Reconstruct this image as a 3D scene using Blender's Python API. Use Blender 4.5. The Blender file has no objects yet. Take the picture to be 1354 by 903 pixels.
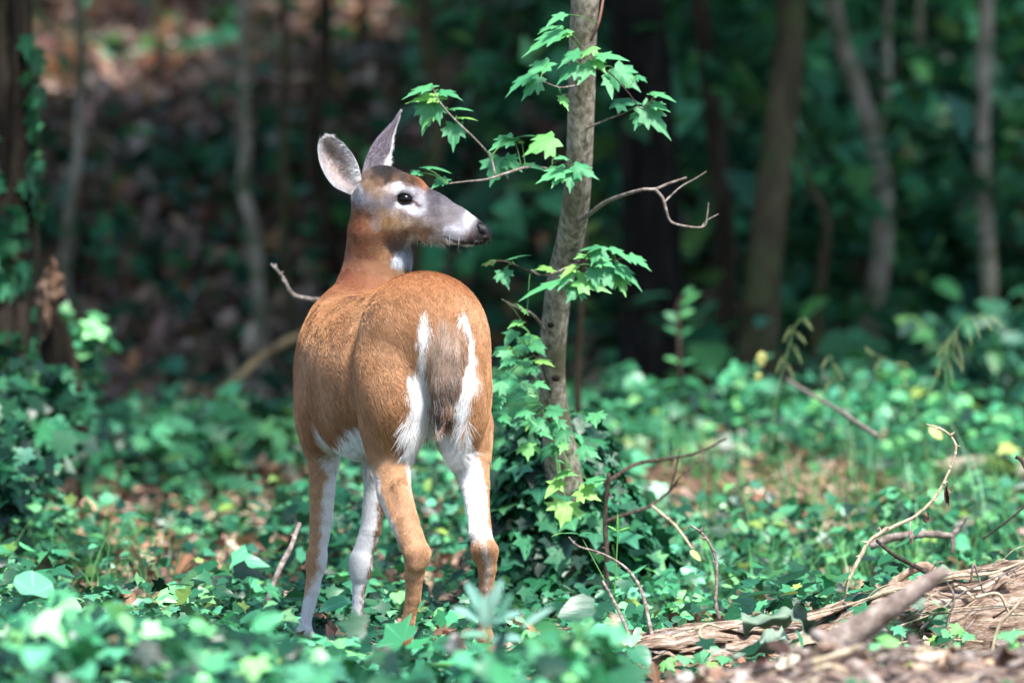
import bpy, math, random, os
import numpy as np
from mathutils import Vector, Matrix

rng = np.random.default_rng(7)
random.seed(7)
SC = bpy.context.scene
COL = SC.collection

# ------------------------------------------------------------------ camera
FPX, CX, CY, HORIZON, CAM_H = 7522.0, 677.0, 451.5, 330.0, 0.89
PITCH = math.atan((CY - HORIZON) / FPX)
cam_data = bpy.data.cameras.new('camera')
cam = bpy.data.objects.new('camera', cam_data)
COL.objects.link(cam)
cam.location = (0, 0, CAM_H)
cam.rotation_euler = (math.pi / 2 - PITCH, 0, 0)
cam_data.sensor_width = 36.0
cam_data.lens = 200.0
cam_data.clip_start = 0.1
cam_data.clip_end = 400.0
cam_data.dof.use_dof = True
cam_data.dof.focus_distance = 12.15
cam_data.dof.aperture_fstop = 3.6
SC.camera = cam

# ------------------------------------------------------------------ light
SUN_ELEV, SUN_AZ = math.radians(58), math.radians(-30)   # azimuth from straight behind the camera, towards the left
world = bpy.data.worlds.new("World")
SC.world = world
world.use_nodes = True
wn = world.node_tree
bg = wn.nodes['Background']
sky = wn.nodes.new('ShaderNodeTexSky')
sky.sky_type = 'NISHITA'
sky.sun_disc = False
sky.sun_elevation = SUN_ELEV
SUNV = Vector((math.sin(SUN_AZ) * math.cos(SUN_ELEV) * -1, -math.cos(SUN_AZ) * math.cos(SUN_ELEV), math.sin(SUN_ELEV)))
sky.sun_rotation = math.atan2(SUNV.x, SUNV.y)
wn.links.new(sky.outputs[0], bg.inputs[0])
bg.inputs[1].default_value = 0.095
sun_data = bpy.data.lights.new('sun', 'SUN')
sun_data.energy = 3.1
sun_data.angle = math.radians(10)
sun_data.color = (1.0, 0.97, 0.92)
sun = bpy.data.objects.new('sun', sun_data)
COL.objects.link(sun)
sun.rotation_euler = SUNV.to_track_quat('Z', 'Y').to_euler()
SC.view_settings.view_transform = 'Standard'
SC.view_settings.look = 'None'
SC.view_settings.exposure = 1.58
SC.view_settings.gamma = 1.0
SC.cycles.use_denoising = True
SC.cycles.max_bounces = 6
SC.cycles.diffuse_bounces = 3
SC.cycles.glossy_bounces = 2
SC.cycles.transmission_bounces = 3
SC.cycles.transparent_max_bounces = 4
SC.cycles.caustics_reflective = False
SC.cycles.caustics_refractive = False

# ------------------------------------------------------------------ helpers
CP, SP = math.cos(PITCH), math.sin(PITCH)

def P(px, py, Y):
    """world point that stands Y metres ahead and is seen at (px, py) of the photograph"""
    px, py, Y = (np.asarray(v, float) for v in (px, py, Y))
    a = (px - CX) / FPX
    b = (CY - py) / FPX
    dy = CP + b * SP
    t = Y / dy
    return np.stack(np.broadcast_arrays(a * t, Y, CAM_H + (-SP + b * CP) * t), -1)

def proj(p):
    q = p - np.array([0, 0, CAM_H])
    d = q[..., 1] * CP - q[..., 2] * SP
    u = q[..., 1] * SP + q[..., 2] * CP
    return CX + FPX * q[..., 0] / d, CY - FPX * u / d

def V(p):
    return Vector([float(v) for v in p])

def sstep(x, a, b):
    t = np.clip((x - a) / (b - a), 0, 1)
    return t * t * (3 - 2 * t)

_perm = rng.permutation(256)
def _h(ix, iy, iz):
    return _perm[(_perm[(_perm[ix & 255] + iy) & 255] + iz) & 255] / 255.0
def vnoise(p, f=1.0, seed=0):
    """value noise 0..1 of points (n,3)"""
    q = p * f + seed * 17.31
    i = np.floor(q).astype(int); t = q - i; t = t * t * (3 - 2 * t)
    r = 0
    for dx in (0, 1):
        for dy in (0, 1):
            for dz in (0, 1):
                w = (t[..., 0] if dx else 1 - t[..., 0]) * (t[..., 1] if dy else 1 - t[..., 1]) * (t[..., 2] if dz else 1 - t[..., 2])
                r = r + w * _h(i[..., 0] + dx, i[..., 1] + dy, i[..., 2] + dz)
    return r
def fbm(p, f=1.0, o=3, seed=0):
    s, a, n = 0, 1, 0
    for k in range(o):
        s = s + a * vnoise(p, f * 2 ** k, seed + k); n += a; a *= .5
    return s / n

def tag(o, label=None, cat=None, group=None, kind=None):
    if label: o['label'] = label
    if cat: o['category'] = cat
    if group: o['group'] = group
    if kind: o['kind'] = kind
    return o

def empty(name, loc=(0, 0, 0)):
    o = bpy.data.objects.new(name, None)
    o.empty_display_size = .05
    COL.objects.link(o); o.location = V(loc)
    return o

def mesh_np(name, verts, faces_list, mat, parent=None, col=None, smooth=False, uv=None):
    """faces_list: list of (n,k) int arrays"""
    me = bpy.data.meshes.new(name)
    verts = np.asarray(verts, np.float32)
    me.vertices.add(len(verts)); me.vertices.foreach_set('co', verts.ravel())
    fl = [np.asarray(f) for f in faces_list if len(f)]
    nl = sum(f.size for f in fl); nf = sum(len(f) for f in fl)
    me.loops.add(nl); me.loops.foreach_set('vertex_index', np.concatenate([f.ravel() for f in fl]).astype(np.int32))
    tot = np.concatenate([np.full(len(f), f.shape[1]) for f in fl])
    start = np.concatenate([[0], np.cumsum(tot)[:-1]])
    me.polygons.add(nf)
    me.polygons.foreach_set('loop_start', start.astype(np.int32))
    if smooth: me.polygons.foreach_set('use_smooth', np.ones(nf, bool))
    me.update(calc_edges=True)
    if col is not None:
        a = me.attributes.new('col', 'FLOAT_COLOR', 'POINT')
        c = np.ones((len(verts), 4), np.float32); c[:, :3] = col
        a.data.foreach_set('color', c.ravel())
    if uv is not None:
        a = me.attributes.new('luv', 'FLOAT_VECTOR', 'POINT')
        c = np.zeros((len(verts), 3), np.float32); c[:, :uv.shape[1]] = uv
        a.data.foreach_set('vector', c.ravel())
    if mat: me.materials.append(mat)
    o = bpy.data.objects.new(name, me)
    COL.objects.link(o)
    if parent: o.parent = parent
    return o

def copy_obj(o, parent=None):
    c = o.copy(); COL.objects.link(c)
    if parent: c.parent = parent
    return c

# ------------------------------------------------------------------ materials
def mat_new(name):
    m = bpy.data.materials.new(name); m.use_nodes = True
    return m, m.node_tree, m.node_tree.nodes['Principled BSDF']

def mat_leaf(name, rough=.38, trans=.3, spec=.5):
    m, nt, b = mat_new(name)
    at = nt.nodes.new('ShaderNodeAttribute'); at.attribute_name = 'col'
    uv = nt.nodes.new('ShaderNodeAttribute'); uv.attribute_name = 'luv'
    # veins: paler lines radiating from the leaf base
    sep = nt.nodes.new('ShaderNodeSeparateXYZ'); nt.links.new(uv.outputs['Vector'], sep.inputs[0])
    ang = nt.nodes.new('ShaderNodeMath'); ang.operation = 'ARCTAN2'
    nt.links.new(sep.outputs[0], ang.inputs[0]); nt.links.new(sep.outputs[1], ang.inputs[1])
    mul = nt.nodes.new('ShaderNodeMath'); mul.operation = 'MULTIPLY'; mul.inputs[1].default_value = 7.2
    nt.links.new(ang.outputs[0], mul.inputs[0])
    cs = nt.nodes.new('ShaderNodeMath'); cs.operation = 'COSINE'; nt.links.new(mul.outputs[0], cs.inputs[0])
    mr = nt.nodes.new('ShaderNodeMapRange'); mr.inputs[1].default_value = .93; mr.inputs[2].default_value = 1.0
    mr.inputs[3].default_value = 0; mr.inputs[4].default_value = .45
    nt.links.new(cs.outputs[0], mr.inputs[0])
    mx = nt.nodes.new('ShaderNodeMix'); mx.data_type = 'RGBA'
    nt.links.new(mr.outputs[0], mx.inputs[0]); nt.links.new(at.outputs['Color'], mx.inputs[6])
    br = nt.nodes.new('ShaderNodeHueSaturation'); br.inputs['Value'].default_value = 2.0; br.inputs['Saturation'].default_value = .85
    nt.links.new(at.outputs['Color'], br.inputs['Color']); nt.links.new(br.outputs[0], mx.inputs[7])
    no = nt.nodes.new('ShaderNodeTexNoise'); no.inputs['Scale'].default_value = 60
    bu = nt.nodes.new('ShaderNodeBump'); bu.inputs['Strength'].default_value = .25; bu.inputs['Distance'].default_value = .004
    nt.links.new(no.outputs[0], bu.inputs['Height']); nt.links.new(bu.outputs[0], b.inputs['Normal'])
    nt.links.new(mx.outputs[2], b.inputs['Base Color'])
    b.inputs['Roughness'].default_value = rough
    b.inputs['Specular IOR Level'].default_value = spec
    tr = nt.nodes.new('ShaderNodeBsdfTranslucent')
    hs = nt.nodes.new('ShaderNodeHueSaturation'); hs.inputs['Hue'].default_value = .47; hs.inputs['Value'].default_value = 1.6
    nt.links.new(at.outputs['Color'], hs.inputs['Color']); nt.links.new(hs.outputs[0], tr.inputs['Color'])
    mix = nt.nodes.new('ShaderNodeMixShader'); mix.inputs[0].default_value = trans
    nt.links.new(b.outputs[0], mix.inputs[1]); nt.links.new(tr.outputs[0], mix.inputs[2])
    nt.links.new(mix.outputs[0], nt.nodes['Material Output'].inputs[0])
    return m

def mat_attr(name, rough=.8, spec=.3, bump=None):
    m, nt, b = mat_new(name)
    at = nt.nodes.new('ShaderNodeAttribute'); at.attribute_name = 'col'
    b.inputs['Roughness'].default_value = rough
    b.inputs['Specular IOR Level'].default_value = spec
    nt.links.new(at.outputs['Color'], b.inputs['Base Color'])
    if bump:
        no = nt.nodes.new('ShaderNodeTexNoise'); no.inputs['Scale'].default_value = bump[0]; no.inputs['Detail'].default_value = 5
        bu = nt.nodes.new('ShaderNodeBump'); bu.inputs['Strength'].default_value = bump[1]; bu.inputs['Distance'].default_value = bump[2]
        nt.links.new(no.outputs[0], bu.inputs['Height']); nt.links.new(bu.outputs[0], b.inputs['Normal'])
    return m

def mat_plain(name, col, rough=.5, spec=.5, coat=0):
    m, nt, b = mat_new(name)
    b.inputs['Base Color'].default_value = (*col, 1)
    b.inputs['Roughness'].default_value = rough
    b.inputs['Specular IOR Level'].default_value = spec
    b.inputs['Coat Weight'].default_value = coat
    return m

def mat_bark(name, c1, c2, c3, scale=(30, 30, 8), bump=.6, dist=.01, moss=None):
    m, nt, b = mat_new(name)
    tc = nt.nodes.new('ShaderNodeTexCoord')
    mp = nt.nodes.new('ShaderNodeMapping'); mp.inputs['Scale'].default_value = scale
    nt.links.new(tc.outputs['Object'], mp.inputs[0])
    n1 = nt.nodes.new('ShaderNodeTexNoise'); n1.inputs['Scale'].default_value = 1; n1.inputs['Detail'].default_value = 8; n1.inputs['Roughness'].default_value = .7
    nt.links.new(mp.outputs[0], n1.inputs['Vector'])
    n2 = nt.nodes.new('ShaderNodeTexNoise'); n2.inputs['Scale'].default_value = 7; n2.inputs['Detail'].default_value = 3
    nt.links.new(tc.outputs['Object'], n2.inputs['Vector'])
    cr = nt.nodes.new('ShaderNodeValToRGB')
    e = cr.color_ramp.elements; e[0].position = .36; e[0].color = (*c1, 1); e[1].position = .62; e[1].color = (*c3, 1)
    k = e.new(.5); k.color = (*c2, 1)
    nt.links.new(n1.outputs[0], cr.inputs[0])
    last = cr.outputs[0]
    if moss:
        mr = nt.nodes.new('ShaderNodeMapRange'); mr.inputs[1].default_value = .48; mr.inputs[2].default_value = .62
        nt.links.new(n2.outputs[0], mr.inputs[0])
        mx = nt.nodes.new('ShaderNodeMix'); mx.data_type = 'RGBA'
        nt.links.new(mr.outputs[0], mx.inputs[0]); nt.links.new(last, mx.inputs[6]); mx.inputs[7].default_value = (*moss, 1)
        last = mx.outputs[2]
    nt.links.new(last, b.inputs['Base Color'])
    bu = nt.nodes.new('ShaderNodeBump'); bu.inputs['Strength'].default_value = bump; bu.inputs['Distance'].default_value = dist
    nt.links.new(n1.outputs[0], bu.inputs['Height']); nt.links.new(bu.outputs[0], b.inputs['Normal'])
    b.inputs['Roughness'].default_value = .9; b.inputs['Specular IOR Level'].default_value = .1
    return m
# ================================================================== the deer
def surface_nets(D, h, org):
    S = D < 0
    nx, ny, nz = D.shape
    c = S[:-1, :-1, :-1].astype(np.int8)
    cnt = np.zeros((nx - 1, ny - 1, nz - 1), np.int8)
    for a in (0, 1):
        for b in (0, 1):
            for d in (0, 1):
                cnt += S[a:nx - 1 + a, b:ny - 1 + b, d:nz - 1 + d]
    act = (cnt > 0) & (cnt < 8)
    I = np.argwhere(act)
    idx = np.full(act.shape, -1, np.int32); idx[act] = np.arange(len(I))
    acc = np.zeros((len(I), 3)); n = np.zeros(len(I))
    cor = [(a, b, d) for a in (0, 1) for b in (0, 1) for d in (0, 1)]
    vals = {k: D[I[:, 0] + k[0], I[:, 1] + k[1], I[:, 2] + k[2]] for k in cor}
    for k in cor:
        for ax in range(3):
            if k[ax] == 0:
                k2 = list(k); k2[ax] = 1; k2 = tuple(k2)
                v0, v1 = vals[k], vals[k2]
                m = (v0 < 0) != (v1 < 0)
                t = np.where(m, v0 / np.where(m, v0 - v1, 1), 0)
                p = np.tile(np.array(k, float), (len(I), 1)); p[:, ax] = t
                acc += p * m[:, None]; n += m
    verts = (I + acc / n[:, None]) * h + org
    faces = []
    for ax in range(3):
        o1, o2 = [(1, 2), (2, 0), (0, 1)][ax]
        sl0 = [slice(None)] * 3; sl1 = [slice(None)] * 3
        sl0[ax] = slice(0, -1); sl1[ax] = slice(1, None)
        A, B = S[tuple(sl0)], S[tuple(sl1)]
        for flip, M in ((False, A & ~B), (True, ~A & B)):
            E_ = np.argwhere(M)
            E_ = E_[(E_[:, o1] > 0) & (E_[:, o2] > 0)]
            E_ = E_[(E_[:, o1] < D.shape[o1] - 1) & (E_[:, o2] < D.shape[o2] - 1)]
            q = []
            for s1, s2 in ((0, 0), (1, 0), (1, 1), (0, 1)):
                e = E_.copy(); e[:, o1] -= s1; e[:, o2] -= s2
                q.append(idx[e[:, 0], e[:, 1], e[:, 2]])
            q = np.stack(q, 1)
            faces.append(q[:, ::-1] if flip else q)
    return verts, np.concatenate(faces)

PM = 1 / FPX
def ell(px, py, Y, a, b, c, yaw=0, tilt=0):
    """ellipsoid: a, c half sizes in photo px (side, up), b half length in metres; yaw turns its forward end to the left, tilt lifts it"""
    f = Matrix.Rotation(math.radians(yaw), 3, 'Z') @ Matrix.Rotation(math.radians(tilt), 3, 'X')
    R = np.array(f)
    return ('e', P(px, py, Y), R, np.array([a * Y * PM, b, c * Y * PM]))
def cone(p0, p1, sy=1.0):
    A, B = P(*p0[:3]), P(*p1[:3])
    return ('c', A, B, p0[3] * p0[2] * PM, p1[3] * p1[2] * PM, sy)
def chain(pts, sy=1.0):
    return ('m', [cone(a, b, sy) for a, b in zip(pts[:-1], pts[1:])])
def sdf(pr, X):
    if pr[0] == 'm':
        d = sdf(pr[1][0], X)
        for q in pr[1][1:]:
            e = sdf(q, X); m = np.maximum(.004 - np.abs(d - e), 0) / .004
            d = np.minimum(d, e) - m * m * .001
        return d
    if pr[0] == 'e':
        q = (X - pr[1]) @ pr[2]
        r = pr[3]
        k0 = np.sqrt(((q / r) ** 2).sum(-1)); k1 = np.sqrt(((q / (r * r)) ** 2).sum(-1)) + 1e-9
        return k0 * (k0 - 1) / k1
    _, A, B, ra, rb, sy = pr
    s = np.array([1, 1 / sy, 1.]); a = A * s; b = B * s; x = X * s
    ba = b - a
    t = np.clip(((x - a) @ ba) / (ba @ ba), 0, 1)
    d = np.sqrt(((x - a - t[..., None] * ba) ** 2).sum(-1)) - (ra + (rb - ra) * t)
    return d * min(1, sy) if sy < 1 else d
def bounds(pr, m):
    if pr[0] == 'm':
        bs = [bounds(q, m) for q in pr[1]]
        return np.min([b[0] for b in bs], 0), np.max([b[1] for b in bs], 0)
    if pr[0] == 'e':
        r = pr[3].max(); return pr[1] - r - m, pr[1] + r + m
    _, A, B, ra, rb, sy = pr
    r = max(ra, rb) * np.array([1, max(1, sy), 1])
    return np.minimum(A, B) - r - m, np.maximum(A, B) + r + m
def build_sdf(prims, h, lo, hi):
    n = np.ceil((hi - lo) / h).astype(int) + 1
    D = np.full(n, 1.0, np.float32)
    for pr, k, sign in prims:
        a, b = bounds(pr, max(k, 0) * 1.0 + .02)
        i0 = np.clip(np.floor((a - lo) / h).astype(int), 0, n); i1 = np.clip(np.ceil((b - lo) / h).astype(int) + 1, 0, n)
        if (i1 <= i0).any(): continue
        ax = [lo[j] + h * np.arange(i0[j], i1[j]) for j in range(3)]
        X = np.stack(np.meshgrid(*ax, indexing='ij'), -1).astype(np.float32)
        d = sdf(pr, X).astype(np.float32)
        sl = tuple(slice(i0[j], i1[j]) for j in range(3))
        o = D[sl]
        if sign > 0:
            m = np.maximum(k - np.abs(o - d), 0) / k
            D[sl] = np.minimum(o, d) - m * m * k * .25
        else:
            m = np.maximum(k - np.abs(o + d), 0) / k
            D[sl] = np.maximum(o, -d) + m * m * k * .25
    return D

BODY_YAW = 15
HL_ = [(517, 560, 12.05, 36), (516, 600, 12.05, 27), (521, 650, 12.01, 22.5), (535, 690, 11.96, 18.5), (550, 730, 11.92, 17), (548, 760, 11.925, 12.5), (546, 790, 11.935, 9.8), (540, 820, 11.945, 8.5), (534, 852, 11.955, 8)]
HR_ = [(616, 560, 12.13, 31), (622, 600, 12.12, 25.5), (628, 640, 12.08, 19), (632, 680, 12.03, 14), (634, 705, 12.00, 13.5), (640, 727, 11.99, 15), (644, 750, 12.0, 12), (643, 775, 12.01, 9.5), (640, 850, 12.03, 8.5)]
FL_ = [(424, 560, 12.56, 26), (427, 610, 12.55, 19), (426, 650, 12.55, 16.5), (425, 685, 12.55, 15), (420, 730, 12.55, 11.5), (413, 780, 12.55, 9.5), (404, 820, 12.55, 7.5), (402, 845, 12.55, 8)]
FR_ = [(500, 590, 12.62, 20), (497, 640, 12.62, 15), (490, 700, 12.62, 13.5), (478, 737, 12.62, 13), (476, 762, 12.62, 11), (474, 790, 12.62, 7.5), (471, 830, 12.62, 7.5), (470, 848, 12.62, 8)]
HEAD_ = [(505, 261, 12.60, 38), (536, 276, 12.60, 40), (570, 287, 12.59, 32.5), (600, 298, 12.575, 25.5), (620, 306, 12.565, 20.5), (634, 309.5, 12.56, 15)]
NECK_ = [(500, 268, 12.61, 30), (497, 305, 12.62, 37), (497, 345, 12.64, 41), (492, 385, 12.64, 48), (484, 425, 12.60, 58)]
prims = []
def add(ps, k, sign=1):
    for p in (ps if isinstance(ps, list) else [ps]): prims.append((p, k, sign))
add(ell(476, 498, 12.36, 70, .33, 106, 15, 3), .02)
add(ell(452, 480, 12.56, 50, .17, 92, 8), .06)
add(ell(526, 452, 12.22, 54, .20, 76, 20), .03)
add(ell(424, 545, 12.54, 30, .09, 60, 0), .05)
add(ell(560, 440, 12.08, 84, .14, 81, 6), .016)
add(ell(520, 478, 12.08, 50, .10, 80, 0), .012)
add(ell(521, 518, 12.06, 50, .12, 86, 0), .03)
add(ell(607, 512, 12.09, 43.5, .13, 92, 0), .04)
add(ell(515, 585, 12.09, 27, .075, 48, 0), .04)
add(ell(624, 578, 12.14, 24, .07, 38, 0), .03)
for ch in (HL_, HR_): add(chain(ch, 1.15), .022)
for ch in (FL_, FR_): add(chain(ch, 1.1), .022)
add(chain([(528, 640, 11.97, 9), (553, 728, 11.90, 9.5), (551, 745, 11.90, 10)]), .015)      # Achilles tendon, hock
add(chain([(634, 650, 12.05, 8), (641, 722, 11.965, 9)]), .015)
add(ell(554, 733, 11.91, 13, .024, 13), .014); add(ell(641, 729, 11.99, 15, .022, 14), .02)
add(ell(418, 742, 12.55, 12.5, .02, 18), .015); add(ell(477, 748, 12.615, 14, .022, 19), .015)
for c in (HL_, HR_, FL_, FR_):
    x, y, Y, r = c[-1]
    add(ell(x, y - 10, Y, r + 3, .017, 9), .012)
add(chain(NECK_, 1.0), .05)
add(chain(HEAD_, .72), .022)
add(ell(507, 257, 12.60, 36, .055, 35), .02)
add(ell(518, 296, 12.60, 30, .045, 30), .02)
add(ell(540, 250, 12.60, 20, .046, 17), .015)                                 # forehead bulge
add(ell(532, 252, 12.563, 17, .012, 9), .014)                                 # brow
add(ell(536, 277, 12.566, 18, .012, 8), .014)
add(ell(531, 338, 12.66, 10, .03, 18), .03)                                   # throat
add(chain([(592, 405, 12.02, 8), (592, 435, 11.98, 14), (591, 465, 11.962, 18), (589, 500, 11.955, 17), (585, 535, 11.955, 12), (580, 565, 11.96, 5)], .6), .02)   # tail
add(ell(535, 263, 12.548, 11, .012, 8.5), .008, -1)                            # eye socket
add(ell(556, 276, 12.545, 13, .006, 5), .012, -1)
h_ = .0032
lo_, hi_ = np.array([P(375, 0, 12)[0], 11.84, 0.02]), np.array([P(668, 0, 12)[0], 12.80, P(0, 205, 12.6)[2]])
D_ = build_sdf(prims, h_, lo_, hi_)
dv, df = surface_nets(D_, h_, lo_)
del D_
# one smoothing pass keeps the surface even
for _ in range(2):
    acc = np.zeros_like(dv); n = np.zeros(len(dv))
    for i in range(4):
        for j in (1, 3):
            np.add.at(acc, df[:, i], dv[df[:, (i + j) % 4]]); np.add.at(n, df[:, i], 1)
    dv = dv * .5 + .5 * acc / n[:, None]

def in_poly(x, y, poly):
    r = np.zeros(x.shape, bool); n = len(poly)
    for i in range(n):
        x1, y1 = poly[i]; x2, y2 = poly[(i + 1) % n]
        c = ((y1 > y) != (y2 > y)) & (x < (x2 - x1) * (y - y1) / ((y2 - y1) or 1e-9) + x1)
        r ^= c
    return r
def dist_poly(x, y, poly):
    d = np.full(x.shape, 1e9); n = len(poly)
    for i in range(n):
        a = np.array(poly[i], float); b = np.array(poly[(i + 1) % n], float); ba = b - a
        t = np.clip(((x - a[0]) * ba[0] + (y - a[1]) * ba[1]) / (ba @ ba + 1e-9), 0, 1)
        d = np.minimum(d, np.hypot(x - a[0] - t * ba[0], y - a[1] - t * ba[1]))
    return np.where(in_poly(x, y, poly), d, -d)
def near_chain(p, ch, k=1.0):
    best = np.full(len(p), 9.0)
    for a, b in zip(ch[:-1], ch[1:]): best = np.minimum(best, sdf(cone(a, b), p))
    return best
C_COAT, C_DARK, C_LIGHT = np.array([.345, .166, .074]), np.array([.20, .086, .040]), np.array([.47, .265, .145])
C_WHITE, C_GREY, C_BLACK = np.array([.86, .85, .85]), np.array([.235, .20, .215]), np.array([.02, .018, .018])
RUMP_L = [(556, 412), (566, 410), (568, 430), (566, 470), (565, 500), (570, 540), (575, 560), (595, 565), (604, 530), (612, 500), (620, 470), (617, 440), (611, 418), (617, 412), (624, 440), (629, 470), (628, 484), (635, 496), (630, 506), (622, 512), (622, 545), (627, 575), (634, 590), (640, 640), (646, 700), (610, 705), (606, 640), (592, 605), (575, 596), (548, 588), (536, 560), (541, 520), (535, 497), (545, 492), (552, 470), (551, 440)]
BELLY = [(441, 584), (450, 572), (466, 560), (487, 550), (500, 556), (500, 622), (470, 622), (446, 616), (430, 606), (416, 588), (410, 566), (414, 560), (424, 576), (434, 588)]
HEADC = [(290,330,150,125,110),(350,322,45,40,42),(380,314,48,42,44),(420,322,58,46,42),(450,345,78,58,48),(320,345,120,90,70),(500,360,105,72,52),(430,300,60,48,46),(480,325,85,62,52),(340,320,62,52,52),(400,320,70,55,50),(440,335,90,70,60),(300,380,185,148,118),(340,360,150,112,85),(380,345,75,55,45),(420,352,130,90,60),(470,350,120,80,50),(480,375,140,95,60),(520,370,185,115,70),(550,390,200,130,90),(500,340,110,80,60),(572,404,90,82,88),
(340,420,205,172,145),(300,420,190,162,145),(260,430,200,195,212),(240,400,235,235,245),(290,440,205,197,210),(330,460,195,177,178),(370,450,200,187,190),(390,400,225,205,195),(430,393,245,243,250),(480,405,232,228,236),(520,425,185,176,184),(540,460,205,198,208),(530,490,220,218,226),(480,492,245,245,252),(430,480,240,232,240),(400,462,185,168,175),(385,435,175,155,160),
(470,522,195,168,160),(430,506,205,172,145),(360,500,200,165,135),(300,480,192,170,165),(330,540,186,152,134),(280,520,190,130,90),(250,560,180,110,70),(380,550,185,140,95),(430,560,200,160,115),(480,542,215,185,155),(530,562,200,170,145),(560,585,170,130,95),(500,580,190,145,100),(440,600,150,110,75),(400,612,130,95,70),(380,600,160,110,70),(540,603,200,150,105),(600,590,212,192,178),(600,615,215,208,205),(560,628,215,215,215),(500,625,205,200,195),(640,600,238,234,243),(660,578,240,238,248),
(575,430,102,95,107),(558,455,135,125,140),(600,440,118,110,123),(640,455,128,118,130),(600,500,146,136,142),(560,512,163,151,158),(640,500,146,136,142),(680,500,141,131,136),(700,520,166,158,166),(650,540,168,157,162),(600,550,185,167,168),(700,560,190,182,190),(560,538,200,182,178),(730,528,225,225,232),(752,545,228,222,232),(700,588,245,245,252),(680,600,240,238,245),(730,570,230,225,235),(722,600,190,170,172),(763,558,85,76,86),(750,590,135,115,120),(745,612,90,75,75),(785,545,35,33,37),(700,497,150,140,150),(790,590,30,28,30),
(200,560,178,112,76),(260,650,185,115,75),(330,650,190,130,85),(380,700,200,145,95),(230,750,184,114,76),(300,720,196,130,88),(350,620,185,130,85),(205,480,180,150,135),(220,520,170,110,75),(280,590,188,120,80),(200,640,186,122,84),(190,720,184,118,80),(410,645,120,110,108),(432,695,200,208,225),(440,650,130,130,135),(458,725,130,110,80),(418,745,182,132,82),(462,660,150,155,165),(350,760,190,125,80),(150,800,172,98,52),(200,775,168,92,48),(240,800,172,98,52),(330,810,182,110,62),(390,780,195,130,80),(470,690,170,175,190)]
def deer_colour(p, nrm, noise):
    x, y = proj(p); Y = p[:, 1]; x0_, y0_ = x, y
    wob = fbm(p, 55, 2, 21) - .5
    x = x + (noise - .5) * 6 + wob * 8; y = y + (noise - .5) * 9 + wob * 8
    big = fbm(p, 14, 3, 5)[:, None]
    fine = fbm(p * np.array([1, 1, .35]), 90, 2, 9)[:, None]
    c = C_COAT * (1 - sstep(big, .45, .75) * .0) + (C_LIGHT - C_COAT) * sstep(big, .45, .75) * .55 + (C_DARK - C_COAT) * sstep(1 - big, .5, .8) * .3
    c = c * (.85 + .3 * fine)
    def mixc(c, col, w): return c * (1 - w[:, None]) + np.asarray(col) * w[:, None]
    hw = sstep(-y - (noise - .5) * 6 + 0 * x, -352, -308) * (Y > 12.4); head = hw > 0
    body = ~head
    # darker spine and croup, lighter thighs
    c = mixc(c, [.33, .12, .045], body * sstep(-y, -400, -365) * .6)
    c = mixc(c, C_LIGHT * [1, .95, .9], body * sstep(y, 430, 600) * sstep(x, 462, 480) * (Y < 12.25) * .45)
    c = mixc(c, [.24, .105, .035], body * (Y > 12.2) * (y < 600) * np.exp(-((x - 462) / 26) ** 2 - ((y - 560) / 34) ** 2) * .8)
    c = mixc(c, [.50, .25, .14], body * (Y > 12.3) * sstep(-x, -404, -392) * sstep(y, 470, 560) * .7)
    # legs
    for ch, bnd, col in ((FL_, [(600, 433), (640, 430), (700, 425), (740, 421), (765, 416), (790, 399), (900, 380)], 1), (FR_, [(600, 505), (640, 503), (700, 497), (745, 489), (770, 483), (800, 478), (900, 474)], 1)):
        m = (near_chain(p, ch) < .02) & (y > 590)
        bx = np.interp(y, [b[0] for b in bnd], [b[1] for b in bnd])
        c = np.where(m[:, None], C_LIGHT * .95, c)
        inner = nrm[:, 0] * 4
        w = sstep(x - bx, -4, 4) * m
        c = mixc(c, [.72, .71, .72], w) if ch is FL_ else c
        if ch is FR_:
            c = mixc(c, [.74, .73, .75], (1 - sstep(x - bx, -2, 2)) * m)
            c = mixc(c, [.16, .085, .05], sstep(x - bx, -1, 2) * m)
    m = (near_chain(p, HL_) < .03) & (y > 590)
    cx = np.interp(y, [q[1] for q in HL_], [q[0] for q in HL_]); rr = np.interp(y, [q[1] for q in HL_], [q[3] for q in HL_])
    s = (x - cx) / rr
    c = mixc(c, C_LIGHT, m * .55)
    c = mixc(c, C_WHITE * .95, m * sstep(-s, .55, 1.0) * sstep(y, 610, 640) * (1 - sstep(y, 690, 730)) * .75)
    c = mixc(c, C_WHITE * .9, m * sstep(s, .55, 1.0) * (1 - sstep(y, 615, 665)) * .6)
    c = mixc(c, [.60, .34, .20], m * np.exp(-(s - .1) ** 2 / .12) * sstep(y, 645, 670) * (1 - sstep(y, 760, 790)) * .55)
    m = (near_chain(p, HR_) < .03) & (y > 560)
    c = mixc(c, C_LIGHT, m * .4)
    cx = np.interp(y, [q[1] for q in HR_], [q[0] for q in HR_]); rr = np.interp(y, [q[1] for q in HR_], [q[3] for q in HR_])
    s = (x - cx) / rr
    bnd = np.interp(y, [560, 600, 640, 690, 706, 712, 740, 760], [.1, .22, .35, .7, 1.2, -.5, -.1, .3])
    c = mixc(c, C_WHITE, m * (1 - sstep(s - bnd, -.18, .18)) * (1 - sstep(y, 700, 722)))
    c = mixc(c, C_WHITE * .8, m * sstep(y, 700, 722) * np.exp(-(s - .15) ** 2 / .06) * .7)
    # belly
    w = sstep(dist_poly(x, y, BELLY), -2.5, 3.5) * (Y > 12.1)
    c = mixc(c, C_WHITE * .97, w)
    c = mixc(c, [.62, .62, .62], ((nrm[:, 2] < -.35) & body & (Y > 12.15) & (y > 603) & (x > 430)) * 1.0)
    # rump patch
    w = sstep(dist_poly(x, y, RUMP_L), -2.0, 3.0) * (Y < 12.17) * (nrm[:, 1] < .25)
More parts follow.
